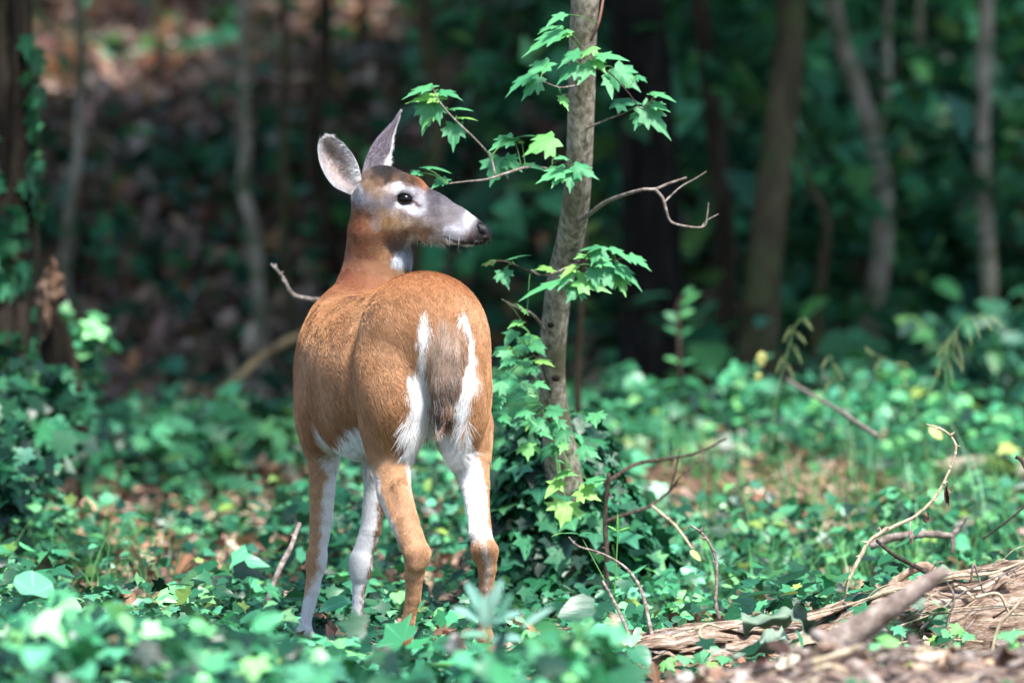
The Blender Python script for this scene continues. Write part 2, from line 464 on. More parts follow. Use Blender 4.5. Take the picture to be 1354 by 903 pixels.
    c = mixc(c, C_WHITE, w)
    # tail: brown, dark towards its tip, grey roots
    tl = dist_poly(x, y, [(571, 432), (590, 416), (610, 432), (612, 470), (607, 500), (597, 530), (588, 555), (580, 562), (572, 552), (569, 530), (567, 470)])
    w = sstep(tl + (vnoise(p * np.array([1, 1, .2]), 150, 31) - .5) * 10, -3, 4) * (Y < 12.1)
    tg = sstep(y, 455, 552)[:, None]; tc = np.array([.31, .205, .145]) * (1 - tg) + np.array([.030, .022, .024]) * tg
    tc = tc * (.65 + .8 * vnoise(p * np.array([1, 1, .15]), 180, 3)[:, None])
    c = c * (1 - w[:, None]) + tc * w[:, None]
    # ---- head and upper neck: hair colours read off at points of the coat
    H = hw
    jx = (fbm(p, 240, 1, 33) - .5) * 3; hx = x0_ + jx + (noise - .5) * 1.5; hy = y0_ + (fbm(p, 240, 1, 35) - .5) * 3 + (noise[::-1] - .5) * 1.5
    near = (Y > 12.35) & (y < 400)
    if near.any():
        qx, qy = hx[near], hy[near]
        acc = np.zeros((near.sum(), 3)); wt = np.full(near.sum(), 1e-9)
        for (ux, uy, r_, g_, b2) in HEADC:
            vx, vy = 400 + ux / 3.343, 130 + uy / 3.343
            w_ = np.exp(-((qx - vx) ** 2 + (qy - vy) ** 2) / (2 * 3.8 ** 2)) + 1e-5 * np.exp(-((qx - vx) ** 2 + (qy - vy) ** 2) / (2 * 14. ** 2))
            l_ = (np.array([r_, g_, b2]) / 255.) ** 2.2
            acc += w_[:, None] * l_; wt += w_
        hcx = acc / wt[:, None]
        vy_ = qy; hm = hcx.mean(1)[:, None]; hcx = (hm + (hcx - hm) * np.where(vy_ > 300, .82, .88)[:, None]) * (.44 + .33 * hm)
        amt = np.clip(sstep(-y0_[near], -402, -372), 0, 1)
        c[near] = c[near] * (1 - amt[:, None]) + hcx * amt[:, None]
    def el(cx_, cy_, a_, b_, rot=0):
        r = math.radians(rot); u = (hx - cx_) * math.cos(r) + (hy - cy_) * math.sin(r); v = -(hx - cx_) * math.sin(r) + (hy - cy_) * math.cos(r)
        return np.hypot(u / a_, v / b_)
    c = mixc(c, C_WHITE * .95, H * (1 - sstep(el(618, 326, 9, 3, 5), .7, 1.2)))
    c = mixc(c, C_WHITE * .9, H * (1 - sstep(el(634, 318.5, 7, 1.8, 0), .6, 1.2)))
    mouth = np.interp(hx, [586, 596, 606, 618, 640], [312.5, 317, 321, 322.5, 321.5])
    mw = np.interp(hx, [586, 600, 610, 620, 640], [1.0, 2.2, 3.6, 2.0, 1.2])
    c = mixc(c, [.012, .010, .011], H * (1 - sstep(np.abs(hy - mouth), mw * .6, mw * 1.3)) * sstep(hx, 585, 589))
    c = mixc(c, [.05, .035, .03], H * np.exp(-((hx - 510.5) / 1.6) ** 2 - ((hy - 240) / 4) ** 2) * .8)
    c = mixc(c, C_BLACK, H * sstep(hx - (632 - (hy - 300) * .1), -2, 2) * (hy < 320))
    c = mixc(c, C_BLACK, H * (1 - sstep(el(536.5, 263.5, 13.5, 9.2, 8), .78, 1.08)))
    c = mixc(c, [.10, .05, .05], H * (1 - sstep(el(552, 269, 8, 2.6, 32), .4, 1.3)))
    c = mixc(c, [.05, .035, .03], H * np.exp(-((hx - 510.5) / 1.6) ** 2 - ((hy - 240) / 4) ** 2) * .8)
    return np.clip(c, .005, .9)

fa = dv[df[:, 2]] - dv[df[:, 0]]; fb = dv[df[:, 3]] - dv[df[:, 1]]
fn = np.cross(fa, fb)
vn = np.zeros_like(dv)
for i in range(4): np.add.at(vn, df[:, i], fn)
vn /= np.linalg.norm(vn, axis=1)[:, None] + 1e-12
skin_m = mat_attr('deer_skin', .75, .25, (300, .3, .002))
fur_m = mat_attr('deer_fur', .55, .28)
DEER_AT = P(560, 890, 12.1)
deer = empty('deer', (float(P(520, 0, 12.3)[0]), 12.3, 0.0))
tag(deer, 'young brown doe standing with her back turned and head looking right over her shoulder', 'deer')
off = np.array(deer.location)
bcol = deer_colour(dv, vn, np.full(len(dv), .5))
body = mesh_np('body', dv - off, [df], skin_m, deer, col=bcol * .8, smooth=True)

# ---- fur
def sample(n, w=None):
    ar = np.linalg.norm(fn, axis=1) * .5
    if w is not None: ar = ar * w
    c = np.cumsum(ar); f = np.searchsorted(c, rng.random(n) * c[-1]); f = np.minimum(f, len(df) - 1)
    u, v = rng.random((2, n, 1))
    q = df[f]
    p = (dv[q[:, 0]] * (1 - u) + dv[q[:, 1]] * u) * (1 - v) + (dv[q[:, 3]] * (1 - u) + dv[q[:, 2]] * u) * v
    nr = vn[q].mean(1); nr /= np.linalg.norm(nr, axis=1)[:, None]
    return p, nr
yaw_f = np.array([-math.sin(math.radians(17)), math.cos(math.radians(17)), 0])
fcen = dv[df].mean(1)
fx, fy = proj(fcen); fnn = fn / (np.linalg.norm(fn, axis=1)[:, None] + 1e-12)
wsel = np.where(fnn[:, 1] < .35, 1.0, .25) * np.where((fy < 345) & (fcen[:, 1] > 12.4), 3.0, 1.0) * np.where(fy > 600, 1.5, 1.0)
wsel = wsel * np.where((fy > 311 + (fx - 583) * .05) & (fx > 583) & (fy < 340) & (fcen[:, 1] > 12.4), 0, 1)
wsel = wsel * np.where((np.hypot((fx - 536.5) / 11.5, (fy - 263.5) / 8) < 1) & (fcen[:, 1] < 12.6), 0, 1)
NH = 330000
hp, hn = sample(NH, wsel)
hx, hy = proj(hp); hY = hp[:, 1]
is_head = (hy + rng.normal(0, 10, NH) < 330) & (hY > 12.4)
is_neck = (hY > 12.42) & (hy < 400) & ~is_head
is_leg = hy > 640
is_tail = (dist_poly(hx, hy, [(566, 425), (590, 412), (614, 425), (618, 480), (610, 530), (596, 580), (574, 580), (562, 530), (562, 470)]) > 0) & (hY < 12.02)
is_rump = (hY < 12.15) & ~is_leg
dirn = np.tile(-yaw_f * .8 + np.array([0, 0, -.55]), (NH, 1))
dirn[is_rump] = [0, -.15, -1]
dirn[is_rump, 0] += (hx[is_rump] - 592) / 90 * -.15
lft = is_rump & (hx < 545)
dirn[lft] = [.35, -.3, -.75]
top = is_rump & (hy < 420)
dirn[top] = [0.1, -.9, -.5]
dirn[is_neck] = [-.05, 0, -1]
dirn[is_head] = [-1, 0.1, -.05]
fa_ = is_head & (hx < 520); dirn[fa_] = [-.7, 0, -.6]
dirn[is_leg] = [0, .05, -1]
dirn[is_tail] = [0, -.05, -1]
dirn[is_tail, 0] += (hx[is_tail] - 590) / 120
sw = np.stack([vnoise(hp, 38, s) for s in (1, 2, 3)], 1) - .5
cl = np.stack([vnoise(hp, 130, s) for s in (4, 5, 6)], 1) - .5
ji = rng.normal(0, .16, (NH, 3))
dirn = dirn + sw * .75 + cl * .55 + ji
dirn -= hn * (dirn * hn).sum(1)[:, None]
dirn /= np.linalg.norm(dirn, axis=1)[:, None] + 1e-9
L = np.full(NH, .020)
L[is_rump] = .022; L[is_leg] = .009; L[hy > 600] = np.minimum(L[hy > 600], .012); L[is_head] = .0075; L[is_neck] = .013
L[is_head & (hx > 585)] = .0042; L[is_head & (hx > 610)] = .0026; L[is_head & (hy > 306) & (hx > 540)] *= .6; L[is_head & (hy > 312) & (hx > 572)] = .0011
wr = (dist_poly(hx, hy, RUMP_L) > -1) & (hY < 12.15) & (hy < 600)
L[wr] = .030; L[wr & (hy > 545)] = .05
L[is_tail] = .032; L[is_tail & (hy > 520)] = .024
bw = (dist_poly(hx, hy, BELLY) > -2) & (hY > 12.15); L[bw] = .024
thr = is_neck & (hx > 515) & (hy < 360); L[thr] = .022
L *= rng.uniform(.6, 1.15, NH)
lift = np.full(NH, .22); lift[is_head | is_leg] = .17; lift[is_tail | wr] = .16
base = hp - hn * np.where(is_head | is_leg, .0002, .0012)[:, None]
k = np.array([0, .33, .67, 1.0])
d0 = dirn * np.cos(lift)[:, None] + hn * np.sin(lift)[:, None]
bend = np.where((L > .02)[:, None], np.array([0, 0, -.30]), np.zeros(3)) - hn * np.where(L > .02, .15, .09)[:, None]
pts = base[:, None] + d0[:, None] * (L[:, None] * k)[..., None] + bend[:, None] * (L[:, None] * k ** 2)[..., None]
rad = np.where(is_head | is_leg, .00032, .00048)[:, None] * np.array([1, .9, .65, .15])
hc_col = deer_colour(hp, hn, rng.random(NH))
br = rng.normal(1, .17, NH).clip(.55, 1.5) * (.84 + .34 * vnoise(hp * np.array([1, 1, .45]), 170, 51))
lum = hc_col.mean(1)
br = np.where(lum > .55, rng.uniform(.88, 1.04, NH), br)
br = br * np.where(is_neck | is_head, .74 + .52 * vnoise(hp * np.array([1, 1, .22]), 115, 57), 1)
hc_col = (hc_col * br[:, None])
pt_ = is_tail & (rng.random(NH) < .22); hc_col[pt_] = hc_col[pt_] * .4 + np.array([.42, .37, .35]) * .6
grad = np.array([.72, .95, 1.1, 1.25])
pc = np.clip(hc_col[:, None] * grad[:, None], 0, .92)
# whiskers
def curves_obj(name, pts, rad, pc, mat, parent):
    n, kk = pts.shape[:2]
    hc = bpy.data.hair_curves.new(name)
    hc.add_curves([kk] * n)
    hc.attributes['position'].data.foreach_set('vector', pts.astype(np.float32).ravel())
    a = hc.attributes.new('radius', 'FLOAT', 'POINT'); a.data.foreach_set('value', rad.astype(np.float32).ravel())
    c4 = np.ones((n, kk, 4), np.float32); c4[..., :3] = pc
    a = hc.attributes.new('col', 'FLOAT_COLOR', 'POINT'); a.data.foreach_set('color', c4.ravel())
    hc.materials.append(mat)
    o = bpy.data.objects.new(name, hc); COL.objects.link(o); o.parent = parent
    return o
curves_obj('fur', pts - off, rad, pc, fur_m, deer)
nw = 4
wx = np.r_[rng.uniform(600, 632, nw - 2), [536, 541]]; wy = np.r_[rng.uniform(318, 328, nw - 2), [322, 321]]
w0 = P(wx, wy, 12.55); wd = np.stack([rng.uniform(-.6, .8, nw), rng.uniform(-.5, .2, nw), -np.ones(nw)], 1)
wd /= np.linalg.norm(wd, axis=1)[:, None]
wl = rng.uniform(.015, .03, nw)[:, None]
wp = w0[:, None] + wd[:, None] * wl[..., None] * k[None, :, None] + np.array([.012, 0, 0]) * (k ** 2)[None, :, None]
curves_obj('whiskers', wp - off, np.full((nw, 4), .00004), np.full((nw, 4, 3), .4), fur_m, body)

# ---- ears
def ear(name, Lp, Rp, Y0, cup, axis_shift, colf, hairs):
    nu, nv = 26, 17
    def poly(pl, t):
        pl = np.array(pl, float); s = np.r_[0, np.cumsum(np.hypot(*np.diff(pl, axis=0).T))]; s /= s[-1]
        return np.stack([np.interp(t, s, pl[:, i]) for i in (0, 1)], -1)
    def smooth(pl):
        for _ in range(2):
            q = [pl[0]]
            for a, b in zip(pl[:-1], pl[1:]): q += [tuple(.75 * np.array(a) + .25 * np.array(b)), tuple(.25 * np.array(a) + .75 * np.array(b))]
            pl = q + [pl[-1]]
        return pl
    Lp, Rp = smooth(Lp), smooth(Rp)
    u = np.linspace(0, 1, nu)
    a, b = poly(Lp, u), poly(Rp, u)
    v = np.linspace(0, 1, nv)
    G = a[:, None] * (1 - v)[None, :, None] + b[:, None] * v[None, :, None]
    dep = Y0 + axis_shift(u)[:, None] + cup * (np.sin(np.pi * u) ** .6)[:, None] * (1 - (2 * v - 1) ** 2)[None, :]
    p = P(G[..., 0], G[..., 1], dep).reshape(-1, 3)
    ii = (np.arange(nu - 1)[:, None] * nv + np.arange(nv - 1)[None]).ravel()
    f = np.stack([ii, ii + 1, ii + nv + 1, ii + nv], 1)
    uu, vv = [w.ravel() for w in np.meshgrid(u, v, indexing='ij')]
    front = colf(uu, vv, p)
    back = p.copy(); back[:, 1] += .0035
    n = len(p)
    F = [f, f[:, ::-1] + n]
    rim = np.r_[np.arange(0, nv), np.arange(2 * nv - 1, n, nv), np.arange(n - 2, n - nv - 1, -1), np.arange(n - 2 * nv, 0, -nv)]
    F.append(np.stack([rim, np.roll(rim, -1), np.roll(rim, -1) + n, rim + n], 1)[:, ::-1])
    o = mesh_np(name, np.r_[p, back] - off, F, skin_m, deer, col=np.r_[front, np.tile([.2, .17, .18], (n, 1))], smooth=True)
    # hairs
    N = hairs
    hu, hv = rng.random(N) ** .9, rng.random(N)
    iu, iv = hu * (nu - 1.001), hv * (nv - 1.001)
    i0, j0 = iu.astype(int), iv.astype(int)
    g = p.reshape(nu, nv, 3)
    fu_, fv_ = (iu - i0)[:, None], (iv - j0)[:, None]
    q = (g[i0, j0] * (1 - fu_) + g[i0 + 1, j0] * fu_) * (1 - fv_) + (g[i0, j0 + 1] * (1 - fu_) + g[i0 + 1, j0 + 1] * fu_) * fv_
    du = g[i0 + 1, j0] - g[i0, j0]; du /= np.linalg.norm(du, axis=1)[:, None] + 1e-9
    dv_ = g[i0, j0 + 1] - g[i0, j0]; dv_ /= np.linalg.norm(dv_, axis=1)[:, None] + 1e-9
    return o, (hu, hv, q, du, dv_, colf(hu, hv, q))
def near_col(u, v, p):
    n = fbm(p, 70, 2, 3); n2 = vnoise(p, 160, 8)
    c = np.tile([.66, .56, .53], (len(u), 1)) * (.8 + .4 * n[:, None])
    w = np.exp(-((v - .50 - .25 * (.5 - u)) / .30) ** 2) * sstep(u, .05, .2) * (1 - sstep(u, .72, .92)) * sstep(n2 * .6 + n * .4, .36, .52) * .8
    c = c * (1 - w[:, None]) + np.array([.22, .095, .055]) * w[:, None]
    e = np.maximum(sstep(v, .84, 1.0), sstep(-v, -.13, 0)); e = np.maximum(e, sstep(u, .88, 1))
    c = c * (1 - e[:, None]) + np.array([.50, .49, .52]) * e[:, None]
    w = np.exp(-((u - .18) / .16) ** 2 - ((v - .85) / .2) ** 2)
    return c * (1 - w[:, None]) + C_WHITE * .95 * w[:, None]
def far_col(u, v, p):
    n = fbm(p, 60, 2, 3)
    c = np.tile([.235, .195, .225], (len(u), 1)) * (.85 + .3 * n[:, None])
    c = c + np.array([.14, .12, .11]) * sstep(-u, -.3, 0)[:, None]
    e = sstep(v, .90, 1.0)
    c = c * (1 - e[:, None]) + np.array([.6, .6, .62]) * e[:, None]
    w = sstep(v + (.30 - u) * 1.2, .85, 1.0) * (u < .38)
    c = c * (1 - w[:, None]) + C_WHITE * .9 * w[:, None]
    e = sstep(u, .9, 1); return c * (1 - e[:, None]) + np.array([.35, .33, .35]) * e[:, None]
e1, H1 = ear('ear', [(464, 258), (450, 252), (440, 247), (428, 230), (421, 212), (419.5, 190), (424, 183), (436, 180.5)],
             [(478, 238), (476, 228), (473, 216), (466, 203), (455, 190), (445, 183.5), (440, 181.5), (436, 180.5)], 12.55, .02, lambda u: -.012 * u, near_col, 9000)
e2, H2 = ear('ear', [(479, 232), (479.5, 222), (484, 208), (492, 191), (502, 178), (514, 166), (522, 158), (525, 152), (528.5, 148)],
             [(517, 228), (517, 216), (516.5, 205), (519, 195), (520, 183), (522, 172), (526, 160), (529, 150), (529.5, 148)], 12.655, -.016, lambda u: .02 * u, far_col, 3500)
for (hu, hv, q, du, dvv, hc_), kind in ((H1, 1), (H2, 2)):
    n = len(hu)
    if kind == 1:
        d = du * .6 + dvv * (np.where(hv > .5, -1, 1) * .8)[:, None]
        Lh = np.where((hv > .8) | (hv < .12), .014, .009) * rng.uniform(.5, 1.2, n)
        hc_ = np.where((rng.random(n) < .16)[:, None], C_WHITE * .85, hc_)
        nn = np.array([0, -1, 0])
    else:
        d = du + dvv * .1; Lh = np.full(n, .006); nn = np.array([0, -1, 0])
        ed = hv > .93; d[ed] = (du + dvv * .9)[ed]; Lh[ed] = .009; hc_[ed] = C_WHITE * .85
    d = d + rng.normal(0, .25, (n, 3)) + nn * .25
    d /= np.linalg.norm(d, axis=1)[:, None]
    pp = q[:, None] + d[:, None] * (Lh[:, None] * k)[..., None]
    curves_obj('ear_hair', pp - off, np.full((n, 1), .0003) * np.array([1, .9, .6, .15]), np.clip(hc_[:, None] * rng.uniform(.8, 1.15, (n, 1, 1)) * np.ones((1, 4, 1)), 0, .92), fur_m, e1 if kind == 1 else e2)

# ---- eye, nose
eye_m = mat_plain('eye_gloss', (.003, .002, .002), .08, .25, .08)
def surf_y(px, py, r=6):
    x, y = proj(dv); m = (np.hypot(x - px, y - py) < r) & (dv[:, 1] > 12.4)
    return dv[m, 1].min()
def ball(name, c, r, mat, parent, seg=24):
    th, ph = np.meshgrid(np.linspace(0, math.pi, seg // 2 + 1), np.linspace(0, 2 * math.pi, seg, endpoint=False), indexing='ij')
    v = np.stack([np.sin(th) * np.cos(ph) * r[0], np.sin(th) * np.sin(ph) * r[1], np.cos(th) * r[2]], -1).reshape(-1, 3) + c
    a = np.arange(seg // 2)[:, None] * seg; b = np.arange(seg)[None]; b2 = (b + 1) % seg
    f = np.stack([a + b, a + b2, a + seg + b2, a + seg + b], -1).reshape(-1, 4)[:, ::-1]
    return mesh_np(name, v - off, [f], mat, parent, smooth=True)
ey = surf_y(535, 263, 9)
ec = P(535.5, 263.5, ey + .0095)
ball('eye', ec, (.0185, .0165, .0135), eye_m, deer)
fey = dv[(np.hypot(proj(dv)[0] - 535, proj(dv)[1] - 263) < 9) & (dv[:, 1] > 12.4), 1].max()
ball('eye', P(535.5, 263.5, fey - .008), (.0165, .013, .012), eye_m, deer)
# nose pad
nprims = [(ell(638, 305, 12.56, 9.5, .021, 10.5), .004, 1), (ell(643, 311, 12.56, 6.5, .019, 10), .006, 1), (ell(633, 299, 12.56, 5, .017, 5), .005, 1),
          (ell(640, 318, 12.56, 4.5, .012, 4.5), .006, 1), (ell(636.5, 311, 12.538, 5.5, .007, 2.6), .003, -1), (ell(640, 309, 12.582, 4, .008, 2.6), .003, -1)]
nl, nh = P(622, 330, 12.50), P(656, 288, 12.62); nl[1], nh[1] = 12.52, 12.60
ND = build_sdf(nprims, .0009, nl, nh)
nv_, nf_ = surface_nets(ND, .0009, nl)
nose_m = mat_attr('nose_leather', .28, .3, (700, .6, .0008))
nx_, ny_ = proj(nv_)
nc = np.tile([.006, .005, .006], (len(nv_), 1)); w = np.exp(-((nx_ - 636.5) / 6) ** 2 - ((ny_ - 312.5) / 2.6) ** 2)[:, None]
nc = nc * (1 - w) + np.array([.22, .12, .13]) * w
mesh_np('nose', nv_ - off, [nf_], nose_m, deer, col=nc, smooth=True)
# hooves
hoof_m = mat_plain('hoof_horn', (.03, .025, .022), .45)
for ch in (FL_, FR_, HL_, HR_):
    x, y, Y, r = ch[-1]
    for s in (-.55, .55):
        c0 = P(x + s * r, y + 4, Y)
        zt = float(c0[2]); pts_ = []
        prof = [(0, zt + .01, .011, .012), (.004, zt * .5, .013, .018), (.012, .004, .014, .026), (.012, .0, .014, .026)]
        vs = []; 
        for dy, z, a_, b_ in prof:
            for i in range(10):
                t = 2 * math.pi * i / 10
                fy_ = math.sin(t); vs.append((c0[0] + a_ * math.cos(t) * (1 - .45 * max(0, fy_)), Y + dy + b_ * fy_, z))
        fs = [[j * 10 + i, j * 10 + (i + 1) % 10, (j + 1) * 10 + (i + 1) % 10, (j + 1) * 10 + i] for j in range(3) for i in range(10)]
        fs = np.array(fs)[:, ::-1]
        mesh_np('hoof', np.array(vs) - off, [fs, np.array([[30 + i for i in range(9, -1, -1)]])], hoof_m, deer, smooth=True)
# ================================================================== terrain
def ground_z(x, y):
    x = np.asarray(x, float); y = np.asarray(y, float)
    x, y = np.broadcast_arrays(x, y)
    p = np.stack([x, y, np.zeros_like(x)], -1)
    z = (fbm(p, .9, 3, 40) - .5) * .11 * sstep(np.hypot(x + .2, y - 12.3), .3, 1.6)
    z = z + (.10 - .03 * np.exp(-((x + .17) / .12) ** 2)) * sstep(y, 6.3, 8.2) * (1 - sstep(y, 9.3, 10.3)) * (1 - sstep(x / np.maximum(y, 1), .010, .028))               # bank in front
    z = z + .21 * sstep(y, 13.5, 20.4)
    z = z - .18 * sstep(y, 20.6, 22.5)
    z = z + .10 * np.exp(-((x + 1.25) / .55) ** 2 - ((y - 19.6) / .9) ** 2)             # leafy hummock at the left
    z = z - .15 * sstep(-x, .2, .7) * sstep(y, 15.5, 19)
    z = z - .05 * sstep(x, .6, 2.2) * sstep(y, 15, 19) * (1 - sstep(y, 21, 22))
    hill = np.maximum(y - 23.5, 0)
    slope = .27 - .03 * sstep(x, -1, 4)
    z = z + np.minimum(hill, 60) * slope * sstep(hill, 0, 5)
    z = z + (fbm(p, .35, 3, 44) - .5) * .9 * sstep(y, 24, 30)
    return z

m, nt, b = mat_new('forest_soil')
tc = nt.nodes.new('ShaderNodeTexCoord')
n1 = nt.nodes.new('ShaderNodeTexNoise'); n1.inputs['Scale'].default_value = 5; n1.inputs['Detail'].default_value = 6
n2 = nt.nodes.new('ShaderNodeTexVoronoi'); n2.inputs['Scale'].default_value = 26
nt.links.new(tc.outputs['Object'], n1.inputs['Vector']); nt.links.new(tc.outputs['Object'], n2.inputs['Vector'])
cr = nt.nodes.new('ShaderNodeValToRGB'); e = cr.color_ramp.elements
e[0].position = .3; e[0].color = (.018, .012, .008, 1); e[1].position = .75; e[1].color = (.09, .055, .04, 1)
mxx = nt.nodes.new('ShaderNodeMix'); mxx.data_type = 'RGBA'; mxx.blend_type = 'OVERLAY'; mxx.inputs[0].default_value = .6
nt.links.new(n1.outputs[0], cr.inputs[0]); nt.links.new(cr.outputs[0], mxx.inputs[6]); nt.links.new(n2.outputs['Color'], mxx.inputs[7])
hs = nt.nodes.new('ShaderNodeHueSaturation'); hs.inputs['Saturation'].default_value = .5; nt.links.new(mxx.outputs[2], hs.inputs['Color'])
nt.links.new(hs.outputs[0], b.inputs['Base Color']); b.inputs['Roughness'].default_value = .95
bu = nt.nodes.new('ShaderNodeBump'); bu.inputs['Strength'].default_value = .8; bu.inputs['Distance'].default_value = .03
nt.links.new(n2.outputs[0], bu.inputs['Height']); nt.links.new(bu.outputs[0], b.inputs['Normal'])
soil_m = m
xs = np.unique(np.r_[np.linspace(-90, -12, 18), np.linspace(-12, -3.5, 22), np.linspace(-3.5, 3.5, 90), np.linspace(3.5, 12, 22), np.linspace(12, 90, 18)])
ys = np.unique(np.r_[np.linspace(-60, 6, 14), np.linspace(6, 23, 190), np.linspace(23, 45, 80), np.linspace(45, 130, 30)])
GX, GY = np.meshgrid(xs, ys, indexing='ij')
GZ = ground_z(GX, GY)
ii = (np.arange(len(xs) - 1)[:, None] * len(ys) + np.arange(len(ys) - 1)[None]).ravel()
gv = np.stack([GX, GY, GZ], -1).reshape(-1, 3)
g = mesh_np('ground', gv, [np.stack([ii, ii + len(ys), ii + len(ys) + 1, ii + 1], 1)], soil_m, smooth=True)
tag(g, kind='structure')

# ================================================================== leaf shapes
def leaf_fan(pts, fold=.12, droop=.25, cup=0):
    """outline (x across, y along, half side only given) -> fan of triangles with a folded midrib; stalk at the origin"""
    right = pts; left = [(-x, y) for x, y in pts[::-1] if abs(x) > 1e-6]
    ol = right + left
    n = len(ol)
    v = [(0, .30, 0)] + [(x, y, 0) for x, y in ol]
    v = np.array(v, float)
    v[:, 2] = np.abs(v[:, 0]) * fold - droop * np.maximum(v[:, 1], 0) ** 2 - cup * v[:, 0] ** 2
    f = np.array([(0, 1 + i, 1 + (i + 1) % n) for i in range(n)])
    return v, f[:, ::-1] if False else f
IVY = [(0, 0), (.22, -.12), (.50, .02), (.36, .24), (.62, .52), (.27, .56), (0, 1.0)]
HEARTL = [(0, 0), (.30, -.10), (.50, .18), (.44, .52), (.20, .84), (0, 1.0)]
MAPLE = [(0, 0), (.18, -.10), (.52, -.14), (.44, .10), (.80, .24), (.62, .36), (.66, .56), (.34, .46), (.30, .72), (.13, .80), (0, 1.08)]
OVAL = [(0, 0), (.20, .15), (.28, .45), (.18, .8), (0, 1.0)]
SIMPLE = [(0, 0), (.42, .10), (.40, .50), (0, 1.0)]
DRYL = [(0, 0), (.16, .1), (.12, .25), (.30, .42), (.16, .6), (.22, .8), (0, 1.0)]
T_IVY, T_HEART, T_MAPLE, T_OVAL, T_SIMPLE, T_DRY = [leaf_fan(q, f_, d_, c_) for q, f_, d_, c_ in
    ((IVY, .10, .22, .1), (HEARTL, .18, .2, .1), (MAPLE, .08, .22, .12), (OVAL, .25, .2, 0), (SIMPLE, .15, .2, .1), (DRYL, .5, -.35, -.5))]
T_IVY2 = leaf_fan([(x * 1.05, y) for x, y in IVY], -.05, .35, .25)

def rot_batch(yaw, pitch, roll):
    """leaf frame: y along the leaf, z its upper face; pitch tips the point up, roll turns about the midrib"""
    cy, sy_ = np.cos(yaw), np.sin(yaw); cp, sp = np.cos(pitch), np.sin(pitch); cr_, sr = np.cos(roll), np.sin(roll)
    n = len(yaw); R = np.zeros((n, 3, 3))
    # Rz(yaw) Rx(pitch) Ry(roll)
    R[:, 0, 0] = cy * cr_ - sy_ * sp * sr; R[:, 0, 1] = -sy_ * cp; R[:, 0, 2] = cy * sr + sy_ * sp * cr_
    R[:, 1, 0] = sy_ * cr_ + cy * sp * sr; R[:, 1, 1] = cy * cp; R[:, 1, 2] = sy_ * sr - cy * sp * cr_
    R[:, 2, 0] = -cp * sr; R[:, 2, 1] = sp; R[:, 2, 2] = cp * cr_
    return R
class Leaves:
    def __init__(s): s.v = []; s.f = []; s.c = []; s.u = []; s.n = 0
    def add(s, tpl, pos, R, size, col):
        v, f = tpl; n = len(pos)
        if n == 0: return
        w = np.einsum('nij,kj->nki', R, v) * np.asarray(size).reshape(-1, 1, 1) + pos[:, None]
        s.v.append(w.reshape(-1, 3)); s.c.append(np.repeat(col, len(v), 0))
        s.u.append(np.tile(np.c_[v[:, :2], np.zeros(len(v))], (n, 1)))
        s.f.append((f[None] + (np.arange(n) * len(v))[:, None, None] + s.n).reshape(-1, 3)); s.n += n * len(v)
    def raw(s, v, f, col):
        s.v.append(np.asarray(v)); s.f.append(np.asarray(f) + s.n); s.n += len(v)
        s.c.append(np.tile(col, (len(v), 1)) if np.ndim(col) == 1 else col); s.u.append(np.tile([.3, .5, 0], (len(v), 1)))
    def build(s, name, mat, parent=None, off=(0, 0, 0)):
        return mesh_np(name, np.concatenate(s.v) - np.asarray(off, float), [np.concatenate(s.f)], mat, parent, col=np.concatenate(s.c), uv=np.concatenate(s.u))
def palette(n, cols, w, jit=.25):
    i = rng.choice(len(cols), n, p=np.array(w) / sum(w))
    c = np.array(cols)[i] * rng.normal(1, jit, (n, 1)).clip(.45, 1.7) * rng.normal(1, .07, (n, 3)).clip(.8, 1.2)
    return np.clip(c, .003, .8)
G_IVY = [(.020, .110, .052), (.036, .180, .082), (.085, .34, .17), (.17, .47, .18), (.008, .042, .024), (.28, .42, .10), (.16, .26, .06)]
W_IVY = [.24, .24, .20, .09, .21, .006, .014]
DRY = [(.30, .19, .13), (.42, .28, .20), (.20, .115, .075), (.55, .42, .33), (.34, .17, .10)]
W_DRY = [.3, .25, .25, .08, .12]
leaf_m = mat_leaf('leaf_green', .38, .17, .40)
dry_m = mat_leaf('leaf_dry', .75, .12, .25)

def band(n, y0, y1, pad=.12, pw=1.0):
    y = y0 + (y1 - y0) * rng.random(n) ** pw
    half = y * (677 / FPX) * (1 + pad) + np.where(y < 21.5, .5, 2.0)
    return rng.uniform(-1, 1, n) * half, y
def p3(x, y, z=0): return np.stack([x, y, np.zeros_like(x) + z], -1)
def bare(x, y):
    """0..1 where the ground shows litter instead of green leaves"""
    q = p3(x, y)
    n = fbm(q * np.array([1, .45, 1]), 1.9, 3, 60)
    b_ = sstep(n, .585, .66) * sstep(y, 11.9, 14)
    def spot(px, py, Y, a, b2):
        c = P(px, py, Y); return np.exp(-((x - c[0]) / a) ** 2 - ((y - Y) / b2) ** 2)
    for s_ in ((95, 585, 17.6, .45, 1.4), (370, 580, 17.8, .40, 1.2), (265, 665, 14.9, .32, .6), (180, 640, 15.8, .2, .5), (1020, 600, 17.2, .55, 1.3), (1130, 620, 16.5, .35, 1.0), (905, 590, 17.8, .2, .8), (590, 700, 14.3, .16, .5), (1300, 610, 17, .4, .5), (700, 770, 12.9, .15, .3), (190, 700, 14.2, .2, .3)):
        b_ = np.maximum(b_, spot(*s_) * 1.5)
    px, py = proj(np.stack([x, y, 0 * x + .05], -1))
    b_ = np.maximum(b_, sstep(px, 780, 860) * (y < 11.75) * (1 - sstep(y, 11.5, 11.75)) * sstep(y, 8.6, 9.2) * .93)     # dead wood lies here
    b_ = np.maximum(b_, sstep(px, 560, 590) * (1 - sstep(px, 700, 760)) * (y < 9.9) * .5)
    return np.clip(b_, 0, 1)
